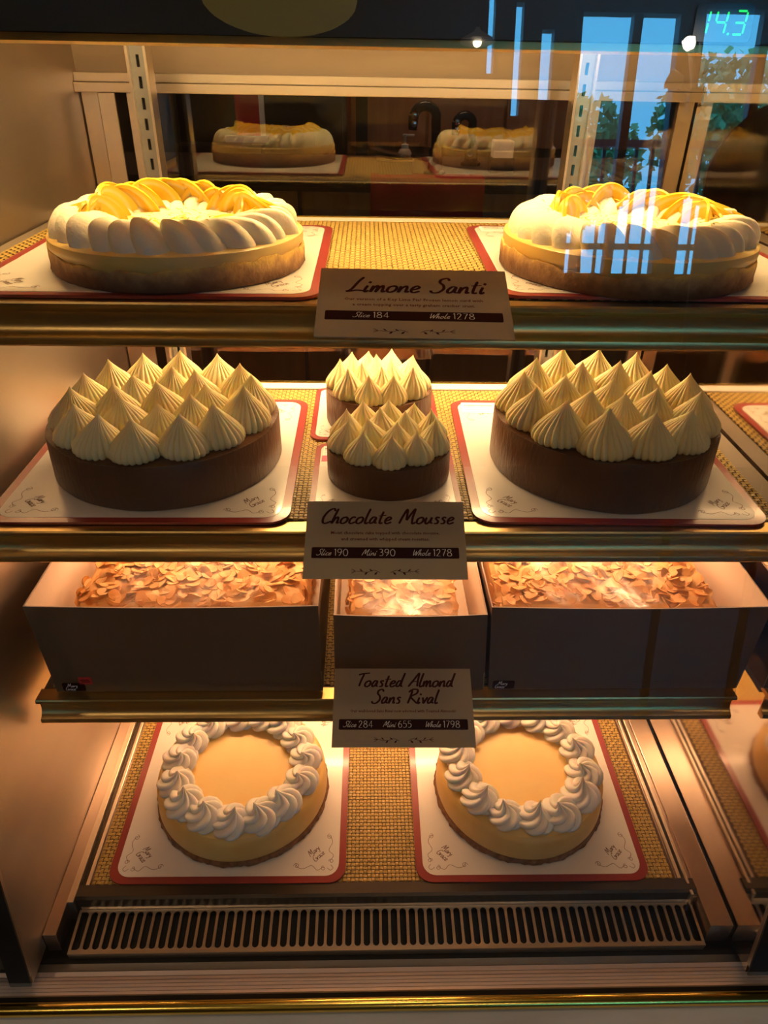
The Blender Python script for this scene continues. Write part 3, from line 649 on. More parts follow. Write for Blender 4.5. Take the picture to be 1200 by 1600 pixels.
# ------------------------------------------------------------------ cake boards
def spiral(cx, cy, r0, turns, a0, n=18, d=1):
    return [(cx+r0*(1-k/n*.85)*math.cos(a0+d*turns*2*PI*k/n), cy+r0*(1-k/n*.85)*math.sin(a0+d*turns*2*PI*k/n)) for k in range(n+1)]
def corner_mesh(s):
    """print for the front-left corner, origin at the inner white corner; s scales it"""
    mb = MB(); wd = .00055*s
    h = .0085*s; a = -PI/4
    c, sn = math.cos(a), math.sin(a)
    def place(t, up, hh):
        ww = text_w(t, hh); ux, uy = c, sn; nx, ny = -sn, c
        bx, by = .027*s-ux*ww*.5+nx*up, .027*s-uy*ww*.5+ny*up
        script(mb, t, bx, by, hh, wd*1.5, .12, 0, 1, a, 0, 3)
    place('Mary', .0035*s, h); place('Grace', -.0055*s, h)
    for fl in (0, 1):
        def F(p): return [(y, x) for x, y in p] if fl else p
        ribbon(mb, F(catmull([(.012*s, .018*s), (.007*s, .026*s), (.013*s, .033*s), (.009*s, .043*s), (.011*s, .050*s), (.016*s, .053*s)], 4)), wd)
        ribbon(mb, F(spiral(.0125*s, .0515*s, .0038*s, 1.3, 1.6, 14, -1)), wd)
        ribbon(mb, F(spiral(.0095*s, .0185*s, .0034*s, 1.2, 0, 14)), wd)
    ribbon(mb, catmull([(.010*s, .014*s), (.007*s, .010*s), (.010*s, .007*s), (.014*s, .010*s)], 4), wd)
    me = bpy.data.meshes.new('corner_print'); me.from_pydata(mb.v, [], mb.f); me.materials.append(M['print']); return me
CM = {1.: corner_mesh(1.), .55: corner_mesh(.55)}
def board(w_, d_, c, lab, rotz=0., s=1., sticker=None, pinks=None):
    """c = centre on the mat; board 3 mm thick"""
    t = thing('cake_board', lab, 'cake board', c, rotz, 'printed cake boards')
    r = .020*s if s == 1. else .014
    MB().prism(rrect(-w_/2, w_/2, -d_/2, d_/2, r), .0002, .0026, 'z').build('maroon_base', M['board'], t)
    e = .0085 if s == 1. else .006
    MB().prism(rrect(-w_/2+e, w_/2-e, -d_/2+e, d_/2-e, r-.004), .0026, .0029, 'z').build('white_panel', M['panel'], t)
    for k, (sx, sy) in enumerate(((-1, -1), (1, -1), (1, 1), (-1, 1))):
        obj('corner_print', CM[s], None, t, (sx*(w_/2-e), sy*(d_/2-e), .00305), (0, 0, k*PI/2))
    if sticker:
        x, y, sw, sh = sticker
        st = MB().box(x, x+sw, y-sh, y, .0030, .0033).build('barcode_sticker', M['sticker'], t)
        mb = MB()
        for q in range(5):
            yy = y-sh*(.14+q*.18)
            if q == 1:
                xx = x+sw*.08
                while xx < x+sw*.9:
                    ww = rnd.choice((.0005, .0008, .0011)); mb.add([(xx, yy-sh*.06, .0034), (xx+ww, yy-sh*.06, .0034), (xx+ww, yy+sh*.08, .0034), (xx, yy+sh*.08, .0034)], [(0, 1, 2, 3)]); xx += ww+rnd.choice((.0004, .0007))
            else:
                xx = x+sw*.08
                while xx < x+sw*(.92 if q < 4 else .8):
                    ww = rnd.uniform(.001, .0026); mb.add([(xx, yy-.0004, .0034), (xx+ww, yy-.0004, .0034), (xx+ww, yy+.0004, .0034), (xx, yy+.0004, .0034)], [(0, 1, 2, 3)]); xx += ww+.0006
        mb.build('barcode_print', M['ink'], st)
    if pinks:
        x, y, sw, sh = pinks; MB().box(x, x+sw, y-sh, y, .0030, .0033).build('pink_sticker', M['pink'], t)
BW = .285
board(BW, BW, (-.178, .6995, Z1), 'maroon edged white cake board under the left lemon cake')
board(BW, BW, (.2515, .7075, Z1), 'maroon edged white cake board with barcode under the right lemon cake', -.02, sticker=(-.128, .133, .042, .026))
board(.283, BW, (-.2125, .7025, Z2), 'maroon edged white cake board under the left large chocolate cake')
board(.283, BW, (.2465, .7020, Z2), 'maroon edged white cake board with barcode under the right large chocolate cake', -.016, sticker=(-.128, .133, .042, .030), pinks=(-.062, .122, .012, .010))
board(.151, .151, (.0125, .8085, Z2), 'small maroon edged board under the back mini chocolate cake', 0, .55, sticker=(-.066, .066, .02, .022))
board(.149, .149, (.0203, .6490, Z2), 'small maroon edged board under the front mini chocolate cake', 0, .55, sticker=(-.066, .066, .02, .022), pinks=(-.067, .043, .022, .012))
board(BW, BW, (-.1645, .6325, Z4), 'maroon edged white cake board under the left cheesecake', -.006, sticker=(-.12, .136, .040, .016))
board(BW, BW, (.2060, .6305, Z4), 'maroon edged white cake board under the right cheesecake', -.004)
BT = .0031

# ------------------------------------------------------------------ cream shapes
def kiss_mesh(R, H, twist, nf, seed, lean=0.):
    q = random.Random(seed); n = nf*6; mb = MB()
    prof = [(0, .90), (.05, .985), (.14, 1.02), (.26, .97), (.40, .81), (.54, .61), (.67, .405), (.79, .235), (.89, .105), (.96, .035), (1, .006)]
    ph = [q.uniform(-.25, .25) for _ in range(nf)]; vs = []
    for t, r in prof:
        for k in range(n):
            th = 2*PI*k/n; f = k//6
            amp = .16*(1-.25*t)
            rid = 1+amp*(abs(math.cos(nf*th/2+ph[f]*.3))**.8-.72)
            a = th+twist*t; lx = lean*t*t*R
            vs.append((R*r*rid*math.cos(a)+lx, R*r*rid*math.sin(a), H*t))
    m_ = len(prof)
    fs = [(i*n+k, i*n+(k+1) % n, (i+1)*n+(k+1) % n, (i+1)*n+k) for i in range(m_-1) for k in range(n)]+[tuple(range(n-1, -1, -1)), tuple(range((m_-1)*n, m_*n))]
    mb.add(vs, fs); return mb.mesh('cream_kiss', M['kiss'], True, 1.6)
KISS = [kiss_mesh(.0262, .042, .10, 22, 1), kiss_mesh(.0262, .0415, -.16, 22, 2, .15), kiss_mesh(.0262, .0405, .05, 24, 3, -.15)]
KM = [kiss_mesh(.0188, .035, .22, 14, 4), kiss_mesh(.0188, .034, -.2, 14, 5, .2), kiss_mesh(.0188, .0335, .1, 16, 6, -.2)]
def choc_cake(c, r, H, rings, meshes, lab, base_r0=0., seed=1):
    q = random.Random(seed)
    t = thing('chocolate_mousse_cake', lab, 'cake', c, 0, 'chocolate mousse cakes')
    fn = lambda rr, z, th: rr*(1+.004*math.sin(3*th+seed)+.0025*math.sin(11*th))
    MB().lathe([(r*.985, 0), (r*1.0, .002), (r, H*.5), (r*.998, H-.002), (r*.992, H), (r*.975, H-.0004)], 96, fn=fn, capt=False).build('mousse_body', M['choc'], t, True, .9)
    MB().lathe([(r*.976, H-.003), (r*.976, H-.0008), (r*.5, H-.0006), (r*.05, H-.0006)], 72, fn=fn).build('mousse_top', M['choc_top'], t, True, .9)
    for rad, n, off, sc in rings:
        for k in range(n):
            a = off+2*PI*k/n+q.uniform(-.05, .05); rr = rad+q.uniform(-.0012, .0012)
            s = sc*q.uniform(.96, 1.05)
            o = obj('cream_kiss', q.choice(meshes), None, t, (rr*math.cos(a), rr*math.sin(a), H-.0012), (q.uniform(-.06, .06), q.uniform(-.06, .06), q.uniform(0, 6.28)))
            o.scale = (s, s, s*q.uniform(.96, 1.08))
choc_cake((-.2086, .6937, Z2+BT), .1174, .0468, [(.0885, 14, .20, .94), (.0465, 8, .1, .92), (.0, 1, 0, .95)], KISS, 'large chocolate mousse cake with pointed cream kisses on the left of the middle shelf', seed=3)
choc_cake((.2521, .6881, Z2+BT), .1150, .0540, [(.0865, 13, .05, .98), (.0445, 7, .3, .97), (.0, 1, 0, .97)], KISS, 'large chocolate mousse cake with pointed cream kisses on the right of the middle shelf', seed=5)
choc_cake((.0241, .6605, Z2+BT), .0637, .0330, [(.0450, 10, .31, .92), (.0185, 4, .4, .95)], KM, 'front mini chocolate mousse cake behind the chocolate price card', seed=8)
choc_cake((.0164, .7930, Z2+BT), .0625, .0400, [(.0440, 10, .0, .92), (.0180, 4, .1, .95)], KM, 'back mini chocolate mousse cake, brightly lit behind the front mini cake', seed=9)

# ------------------------------------------------------------------ lemon cakes
def petal_mesh(seed):
    """spatula-swept tongue of cream; x tangential, y radial outward, z up, crest leaning to +x"""
    q = random.Random(seed); Lr, W, H = .060, .0268, .0215
    sec = []
    for k in range(9):
        a = PI/2*k/8; sec.append((-.5+.80*(1-math.cos(a))**1.0, math.sin(a)))
    sec += [(.36, .93), (.40, .70), (.42, .45), (.44, .22), (.46, 0)]
    rows = []
    for wv in (0, .02, .06, .12, .22, .36, .5, .62, .72, .80, .87, .925, .965, .99, 1.):
        if wv > .55: g = math.sqrt(max(0, 1-((wv-.55)/.45)**2.4)); gw = math.sqrt(max(0, 1-((wv-.55)/.45)**3.2))
        else: g = (.55+.45*math.sin(PI/2*wv/.55))*math.sqrt(min(1, wv/.10+.02)); gw = (.5+.5*wv/.55)
        rows.append([(x*W*(.1+.9*gw)+.004*g*(1 if z > .5 else z*2), -Lr/2+Lr*wv+.003*z*(1-wv), z*H*g*(1+.03*math.sin(seed+wv*7))) for x, z in sec])
    m_ = len(sec); vs = [v for r in rows for v in r]
    fs = [(j*m_+i, j*m_+i+1, (j+1)*m_+i+1, (j+1)*m_+i) for j in range(len(rows)-1) for i in range(m_-1)]
    return MB().add(vs, fs).mesh('cream_petal', M['petal'], True, .9)
PET = [petal_mesh(s) for s in (1, 2, 3)]
def slice_mat():
    m = bpy.data.materials.new('lemon_slice'); m.use_nodes = True; nt = m.node_tree; b = nt.nodes['Principled BSDF']
    tc = nt.nodes.new('ShaderNodeTexCoord'); ln = nt.nodes.new('ShaderNodeVectorMath'); ln.operation = 'LENGTH'
    r = nt.nodes.new('ShaderNodeValToRGB'); mu = nt.nodes.new('ShaderNodeMath'); mu.operation = 'MULTIPLY'; mu.inputs[1].default_value = 1/.03
    e = r.color_ramp.elements; e[0].color = (.98, .76, .07, 1); e[0].position = .0; e[1].color = (.96, .74, .08, 1); e[1].position = .95
    for p, c in ((.80, (.99, .80, .08, 1)), (.86, (.99, .93, .55, 1)), (.91, (.98, .85, .22, 1))):
        x = e.new(p); x.color = c
    L = nt.links.new; L(tc.outputs['Object'], ln.inputs[0]); L(ln.outputs['Value'], mu.inputs[0]); L(mu.outputs[0], r.inputs[0]); L(r.outputs[0], b.inputs['Base Color'])
    b.inputs['Roughness'].default_value = .25
    tr = nt.nodes.new('ShaderNodeBsdfTranslucent'); L(r.outputs[0], tr.inputs[0]); mx = nt.nodes.new('ShaderNodeMixShader'); mx.inputs[0].default_value = .4
    out = [n for n in nt.nodes if n.type == 'OUTPUT_MATERIAL'][0]; L(b.outputs[0], mx.inputs[1]); L(tr.outputs[0], mx.inputs[2]); L(mx.outputs[0], out.inputs[0]); return m
M['slice'] = slice_mat()
def slice_mesh(ang, bend):
    """wedge of a thin lemon round, slightly curled; lies in xz, rind outward"""
    n = 16; R = .030; mb = MB(); th = .0011; vs = []
    for side in (-1, 1):
        for rr in (.0, .35, .7, .9, 1.0):
            for k in range(n+1):
                a = PI/2-ang/2+ang*k/n
                x, z = R*rr*math.cos(a), R*rr*math.sin(a)
                vs.append((x, side*th+bend*(x*x)*18+.002*math.sin(a*3), z))
    m_ = n+1; off = 5*m_; fs = []
    for s in (0, 1):
        for i in range(4):
            for k in range(n): fs.append((s*off+i*m_+k, s*off+i*m_+k+1, s*off+(i+1)*m_+k+1, s*off+(i+1)*m_+k))
    for k in range(n): fs.append((4*m_+k, 4*m_+k+1, off+4*m_+k+1, off+4*m_+k))
    for i in range(4):
        fs.append((i*m_, (i+1)*m_, off+(i+1)*m_, off+i*m_)); fs.append((i*m_+n, (i+1)*m_+n, off+(i+1)*m_+n, off+i*m_+n))
    return mb.add(vs, fs).mesh('lemon_slice', M['slice'], True, .8)
SLI = [slice_mesh(2.9, .6), slice_mesh(2.5, -.7), slice_mesh(3.1, .9)]
def lemon_cake(c, r, H, off, slices, lab, seed):
    q = random.Random(seed)
    t = thing('lemon_cream_cake', lab, 'cake', c, 0, 'lemon cream cakes')
    f1 = lambda rr, z, th: rr*(1+.004*math.sin(5*th+seed)+.004*math.sin(23*th+z*900)+.003*math.sin(47*th+seed+z*1500))
    cH = H*.62
    edge = lambda th: cH+.0022*math.sin(3*th+seed)+.0012*math.sin(17*th)+.0008*math.sin(41*th)
    n = 120; mb = MB(); vs = []
    for z, rr in ((0, .985), (.002, 1.0), (.35, .998), (.7, 1.002), (1., 1.0), (1.001, .97)):
        for k in range(n):
            th = 2*PI*k/n; zz = z if z < .01 else edge(th)*z
            a = f1(r*rr, zz, th); vs.append((a*math.cos(th), a*math.sin(th), zz))
    m_ = 6; mb.add(vs, [(i*n+k, i*n+(k+1) % n, (i+1)*n+(k+1) % n, (i+1)*n+k) for i in range(m_-1) for k in range(n)]+[tuple(range(n-1, -1, -1))])
    mb.build('graham_crust', M['crumb'], t, True, 1.2)
    MB().lathe([(r*.95, cH*.4), (r*.965, cH*.92), (r*.990, cH*1.10), (r*.994, H*.82), (r*.992, H-.0012), (r*.975, H), (r*.05, H+.0004)], 96, fn=lambda rr, z, th: rr*(1+.003*math.sin(4*th+seed))).build('lemon_curd', M['curd'], t, True, .9)
    MB().lathe([(.062, H-.001), (.060, H+.005), (.050, H+.0070), (.02, H+.0066), (.002, H+.0070)], 48, fn=lambda rr, z, th: rr*(1+.03*math.sin(5*th)+.02*math.sin(13*th))).build('cream_centre', M['curdtop'], t, True, .9)
    N = 27
    for k in range(N):
        a = off+2*PI*k/N+q.uniform(-.03, .03); rr = .0750+q.uniform(-.0015, .0015)
        o = obj('cream_petal', q.choice(PET), None, t, (rr*math.cos(a), rr*math.sin(a), H-.0005), (0, q.uniform(-.05, .05), a-PI/2+.22+q.uniform(-.10, .10)))
        s = q.uniform(.96, 1.08); o.scale = (s, s*.98, s*q.uniform(.92, 1.04))
    for (adeg, rad, tilt, yaw, s, dz) in slices:
        a = math.radians(adeg)
        o = obj('lemon_slice', q.choice(SLI), None, t, (rad*math.cos(a), rad*math.sin(a), H-.0025+dz), (tilt, 0, a+yaw)); o.scale = (s, s, s)
    mb = MB()
    for k in range(150):
        a = q.uniform(0, 2*PI); rr = q.uniform(0, .05) if k < 90 else q.uniform(.058, .084)
        zz = H+.0070 if k < 90 else H+.0200-abs(rr-.075)*.2
        L = q.uniform(.0012, .0035); b = q.uniform(0, PI); p = Vector((rr*math.cos(a), rr*math.sin(a), zz+q.uniform(0, .0012))); d = Vector((math.cos(b)*L, math.sin(b)*L, q.uniform(-.001, .001))); e = Vector((-math.sin(b), math.cos(b), 0))*.0005; u = Vector((0, 0, .0006))
        mb.add([p-d-e, p+d-e, p+d+e, p-d+e, p+u], [(0, 1, 4), (1, 2, 4), (2, 3, 4), (3, 0, 4), (3, 2, 1, 0)])
    o = mb.build('lemon_zest', M['zest'], t); o['kind'] = 'stuff'
# angle (deg, 270 = towards the viewer), radius, tilt, yaw, scale, lift
def slice_ring(spec, seed):
    q = random.Random(seed); out = []
    for a0, a1, st, rad, tilt, s in spec:
        a = a0
        while a <= a1:
            out.append((a+q.uniform(-3, 3), rad+q.uniform(-.003, .003), tilt+q.uniform(-.12, .12), 1.5+(.5 if a < 60 or a > 330 else (-.35 if a > 130 else 0))+q.uniform(-.25, .25), s*q.uniform(.9, 1.08), .004+q.uniform(-.001, .002))); a += st
    return out
SL_L = slice_ring([(88, 208, 9.5, .070, -.42, 1.0), (-4, 76, 11, .072, -.55, 1.0), (150, 200, 24, .085, -.8, .95), (322, 324, 30, .068, -1.0, .75), (252, 254, 30, .066, -1.0, .7)], 3)
SL_R = slice_ring([(92, 195, 12, .070, -.42, .97), (-12, 68, 9.5, .072, -.55, 1.0), (-6, 30, 18, .086, -.8, .95), (232, 250, 30, .066, -1.0, .75), (296, 300, 30, .066, -1.0, .6)], 5)
lemon_cake((-.1634, .6670, Z1+BT), .1091, .0285, .05, SL_L, 'lemon cake ringed with cream petals and lemon slices, on the top shelf at left', 4)
lemon_cake((.2316, .6632, Z1+BT), .1093, .0295, .12, SL_R, 'lemon cake ringed with cream petals and lemon slices, on the top shelf at right', 11)

# ------------------------------------------------------------------ cheesecakes
def rosette_mesh(seed, tip=1.):
    """star-tip swirl pulled to a point"""
    q = random.Random(seed); nl = 6; n = nl*10; R, H = .0225, .0185
    prof = [(0, .80, 0), (.08, .95, .10), (.18, 1.0, .26), (.28, .98, .42), (.38, .90, .57), (.48, .78, .69), (.58, .63, .78), (.68, .47, .85), (.76, .34, .91), (.84, .22, 1.02), (.91, .12, 1.2), (.96, .055, 1.36), (1, .008, 1.5)]
    vs = []; sw = 2.6; lx, ly = q.uniform(-.25, .25)*R, q.uniform(.1, .35)*R
    for t, r, z in prof:
        for k in range(n):
            th = 2*PI*k/n; a = th+sw*t
            rid = abs(math.cos(nl/2*th+seed*.3)); rid = rid**.75
            amp = .30*(1-.3*t); rr = R*r*(1+amp*(rid-.68)); dz = H*.13*(rid-.6)*(1 if .2 < t < .9 else .3)
            k2 = max(0, (t-.6)/.4)**1.5
            vs.append((rr*math.cos(a)+lx*k2, rr*math.sin(a)+ly*k2, max(0, H*(z if t < .76 else .91+(z-.91)*tip)+dz*(t > 0))))
    m_ = len(prof); fs = [(i*n+k, i*n+(k+1) % n, (i+1)*n+(k+1) % n, (i+1)*n+k) for i in range(m_-1) for k in range(n)]+[tuple(range(n-1, -1, -1)), tuple(range((m_-1)*n, m_*n))]
    return MB().add(vs, fs).mesh('cream_rosette', M['cream'], True, 1.5)
ROS = [rosette_mesh(1), rosette_mesh(2, 1.3), rosette_mesh(3, .7)]
def cheesecake(c, r, H, N, off, lab, seed):
    q = random.Random(seed)
    t = thing('cheesecake', lab, 'cake', c, 0, 'cream topped cheesecakes')
    fn = lambda rr, z, th: rr*(1+.006*math.sin(19*th+seed)+.005*math.sin(41*th+z*700)+.004*math.sin(67*th))
    MB().lathe([(r*1.0, 0), (r*1.012, .002), (r*1.012, .0065), (r*1.0, .0085), (r*.96, .0085)], 140, fn=fn, capt=False).build('biscuit_crust', M['crust'], t, True, 1.2)
    f2 = lambda rr, z, th: rr*(1+.003*math.sin(3*th+seed))
    MB().lathe([(r*.985, .0085), (r*.995, .012), (r*.990, H*.55), (r*.980, H*.80), (r*.962, H*.92), (r*.935, H*.98)], 96, fn=f2, capb=False, capt=False).build('cheese_side', M['cheese_side'], t, True, .9)
    MB().lathe([(r*.935, H*.98), (r*.90, H), (r*.6, H*1.0), (r*.55, H*.985), (r*.02, H*.98)], 96, fn=f2, capb=False).build('cheese_top', M['cheese'], t, True, .9)
    for k in range(N):
        a = off+2*PI*k/N+q.uniform(-.03, .03); rr = .0820+q.uniform(-.002, .002); s = q.uniform(.94, 1.06)
        o = obj('cream_rosette', q.choice(ROS), None, t, (rr*math.cos(a), rr*math.sin(a), H-.001), (q.uniform(-.08, .08), q.uniform(-.08, .08), a+q.uniform(-.5, .5)+PI/2)); o.scale = (s, s, s)
cheesecake((-.1610, .6207, Z4+BT), .1110, .045, 15, .1, 'cheesecake ringed with white cream rosettes on the left of the case floor', 2)
cheesecake((.2063, .6190, Z4+BT), .1105, .045, 14, .25, 'cheesecake ringed with white cream rosettes on the right of the case floor', 6)

# ------------------------------------------------------------------ boxed almond cakes
def flake_mesh(seed):
    q = random.Random(seed); n = 10; L, W = q.uniform(.0085, .0105), q.uniform(.0052, .0066); cup = q.uniform(-.0018, .0018); th = .00045
    top = [(0, 0, cup*.3+th)]; 
    ring = [(L*math.cos(2*PI*k/n)*(1+.06*q.uniform(-1, 1)), W*math.sin(2*PI*k/n)*(1-.28*math.cos(2*PI*k/n))*(1+.06*q.uniform(-1, 1))) for k in range(n)]
    bend = lambda x: cup*(x/L)**2*1.5
    vs = top+[(x, y, bend(x)+th) for x, y in ring]+[(x, y, bend(x)-th) for x, y in ring]+[(0, 0, cup*.3-th)]
    fs = [(0, 1+k, 1+(k+1) % n) for k in range(n)]+[(1+k, 1+n+k, 1+n+(k+1) % n, 1+(k+1) % n) for k in range(n)]+[(1+2*n, 1+n+(k+1) % n, 1+n+k) for k in range(n)]
    return MB().add(vs, fs)
FLB = [flake_mesh(s) for s in range(5)]
FL = [b.mesh('almond_flake', M['almond'] if i % 2 else M['almond2'], False) for i, b in enumerate(FLB)]
def almond_cake(x0, x1, y0, y1, z0, z1, nparts, lab, seed):
    q = random.Random(seed); cx, cy = (x0+x1)/2, (y0+y1)/2; hx, hy, H = (x1-x0)/2, (y1-y0)/2, z1-z0
    t = thing('almond_cake', lab, 'cake', (cx, cy, z0), 0, 'toasted almond cakes')
    me = MB().box(-hx, hx, -hy, hy, 0, H).mesh('icing_block', M['almond_cake']); bevel(me, .012, 3); obj('icing_block', me, None, t)
    def spot(top):
        if top:
            x, y = q.uniform(-hx+.004, hx-.004), q.uniform(-hy+.004, hy-.004)
            e = min(hx-abs(x), hy-abs(y)); z = H-max(0, .012-e)*.55+q.uniform(-.0005, .0035)
            return (x, y, z), (q.gauss(0, .28), q.gauss(0, .28), q.uniform(0, 6.28))
        s = q.choice((0, 1, 2)); z = q.uniform(.01, H-.004)
        if s == 0: return (q.uniform(-hx, hx), -hy-.001, z), (PI/2+q.gauss(0, .25), 0, q.gauss(0, .4))
        sg = -1 if s == 1 else 1
        return (sg*(hx+.001), q.uniform(-hy, hy), z), (PI/2+q.gauss(0, .25), q.uniform(0, 3), PI/2+q.gauss(0, .3))
    mb = MB()
    for k in range(int(nparts*2.0)):
        p, e = spot(k % 4 != 0); p = (p[0], p[1], p[2]-.0012)
        R_ = Matrix.Translation(p) @ (Matrix.Rotation(e[2], 4, 'Z') @ Matrix.Rotation(e[1], 4, 'Y') @ Matrix.Rotation(e[0], 4, 'X'))
        b = q.choice(FLB); mb.add([R_ @ Vector(v) for v in b.v], b.f)
    o = mb.build('almond_layer', M['almond'], t); o['kind'] = 'stuff'
    for k in range(nparts):
        p, e = spot(True); s = q.uniform(.8, 1.15)
        o = obj('almond_flake', q.choice(FL), None, t, p, e); o.scale = (s, s, s)
def wtext(mb, t, x, y, h, wd): script(mb, t, x, y, h, wd, .1, 0, 1., 0, 0, 3)
def cake_box(bot, top, y0, y1, yt0, yt1, z0, zt, lab, logo_x=None, red=None, sag=.004):
    (a0, a1), (b0, b1) = bot, top
    t = thing('cake_box', lab, 'box', (0, 0, z0), 0, 'open paperboard cake boxes'); H = zt-z0; th = .0014
    def wall(name, p00, p01, p10, p11, inn, nseg=8, sg=sag):
        """p00-p01 bottom edge, p10-p11 top edge; inn = inward offset"""
        vs = []
        for off in (Vector((0, 0, 0)), inn*th):
            for j in range(5):
                v = j/4
                for i in range(nseg+1):
                    u = i/nseg; A = p00.lerp(p01, u); B = p10.lerp(p11, u); P = A.lerp(B, v)
                    bow = math.sin(PI*u)*v*sg; vs.append(P+inn*(-bow)*.3-Vector((0, 0, bow*.4))+off)
        m_ = nseg+1; o_ = 5*m_
        fo = [(j*m_+i, j*m_+i+1, (j+1)*m_+i+1, (j+1)*m_+i) for j in range(4) for i in range(nseg)]
        fi = [tuple(o_+q for q in reversed(f)) for f in fo]
        fe = [(4*m_+i, 4*m_+i+1, o_+4*m_+i+1, o_+4*m_+i) for i in range(nseg)]+[(i, o_+i, o_+i+1, i+1) for i in range(nseg)]
        fe += [(j*m_, (j+1)*m_, o_+(j+1)*m_, o_+j*m_) for j in range(4)]+[(j*m_+nseg, o_+j*m_+nseg, o_+(j+1)*m_+nseg, (j+1)*m_+nseg) for j in range(4)]
        mb = MB(); mb.add(vs, fo, 0); mb.f += fi; mb.mi += [1]*len(fi); mb.f += fe; mb.mi += [1]*len(fe)
        return mb.build(name, [M['box'], M['boxin']], t, True, .6)
    V = Vector
    B = [V((a0, y0, .0005)), V((a1, y0, .0005)), V((a1, y1, .0005)), V((a0, y1, .0005))]
    T = [V((b0, yt0, H)), V((b1, yt0, H)), V((b1, yt1, H)), V((b0, yt1, H))]
    front = wall('front_panel', B[0], B[1], T[0], T[1], V((0, 1, 0)))
    wall('side_panel', B[1], B[2], T[1], T[2], V((-1, 0, 0)), 8, .002); wall('back_panel', B[2], B[3], T[2], T[3], V((0, -1, 0))); wall('side_panel', B[3], B[0], T[3], T[0], V((1, 0, 0)), 8, .002)
    bbox('bottom', (a0+.002, a1-.002, y0+.002, y1-.002, .0006, .0020), M['boxin'], t)
    # cling film over the opening
    nx, ny = 24, 10; q = random.Random(int(a0*1e4)); vs = []
    for j in range(ny+1):
        for i in range(nx+1):
            u, v = i/nx, j/ny; e = min(u, 1-u, v, 1-v)
            P = T[0].lerp(T[1], u).lerp(T[3].lerp(T[2], u), v); vs.append(P+V((0, 0, .0012-.006*min(1, e*4)-.0035*math.sin(PI*u)*(1 if e > .05 else .5)+q.uniform(-.0006, .0006))))
    MB().add(vs, [(j*(nx+1)+i, j*(nx+1)+i+1, (j+1)*(nx+1)+i+1, (j+1)*(nx+1)+i) for j in range(ny) for i in range(nx)]).build('cling_film', M['wrap'], t, True)
    tl = math.atan2(y0-yt0, H)
    def on_front(name, mb, m, x, zrel):
        yy = y0+(yt0-y0)*zrel/H-.0011
        return mb.build(name, m, t, False, .7, (x, yy, zrel), (PI/2+tl, 0, 0))
    if logo_x is not None:
        lo = on_front('logo_patch', MB().prism(rrect(0, .024, 0, .012, .002, 3), -.0003, 0, 'z'), M['maroon'], logo_x, .003)
        mb = MB(); wtext(mb, 'Mary', .0055, .0062, .0058, .0006); wtext(mb, 'Grace', .0028, .0012, .0056, .0006)
        o = mb.build('logo_lettering', M['print_soft' if False else 'white_text'], lo, loc=(0, 0, .0003))
    if red:
        rp = on_front('red_sticker', MB().box(0, .014, 0, .011, -.0003, 0), M['redst'], red[0], red[1])
        mb = MB(); mb.box(.002, .011, .0065, .0075, 0, .0001).box(.003, .012, .004, .005, 0, .0001); mb.build('sticker_print', M['maroon'], rp, loc=(0, 0, .0002))
    mb = MB()
    x = 0
    while x < .11:
        w_ = rnd.uniform(.002, .006); mb.box(x, x+w_, 0, .0011, -.0002, 0); x += w_+.0013
        if rnd.random() < .6: mb.box(x-.004, x, -.003, -.0021, -.0002, 0)
    if a1-a0 > .2: on_front('small_print', mb, M['print'], a1-.135, .012)
zb3 = Z3+.0004
cake_box((-.333, -.0455), (-.3375, -.0465), .5605, .800, .5555, .806, zb3, 1.0385, 'long paperboard box at left holding an almond cake, with red sticker', -.325, (-.306, .013))
cake_box((-.0325, .1315), (-.0315, .1250), .5610, .800, .5575, .806, zb3, 1.0250, 'narrow paperboard box in the middle holding a mini almond cake')
cake_box((.1365, .4135), (.1280, .4155), .5610, .800, .5565, .806, zb3, 1.0355, 'long paperboard box at right holding an almond cake', .140)
almond_cake(-.307, -.066, .592, .785, zb3+.0025, 1.010, 280, 'toasted almond cake in the left box on the lowest shelf', 3)
almond_cake(-.016, .102, .590, .780, zb3+.0025, 1.002, 170, 'mini toasted almond cake in the middle box on the lowest shelf', 4)
almond_cake(.144, .384, .590, .785, zb3+.0025, 1.008, 280, 'toasted almond cake in the right box on the lowest shelf', 5)

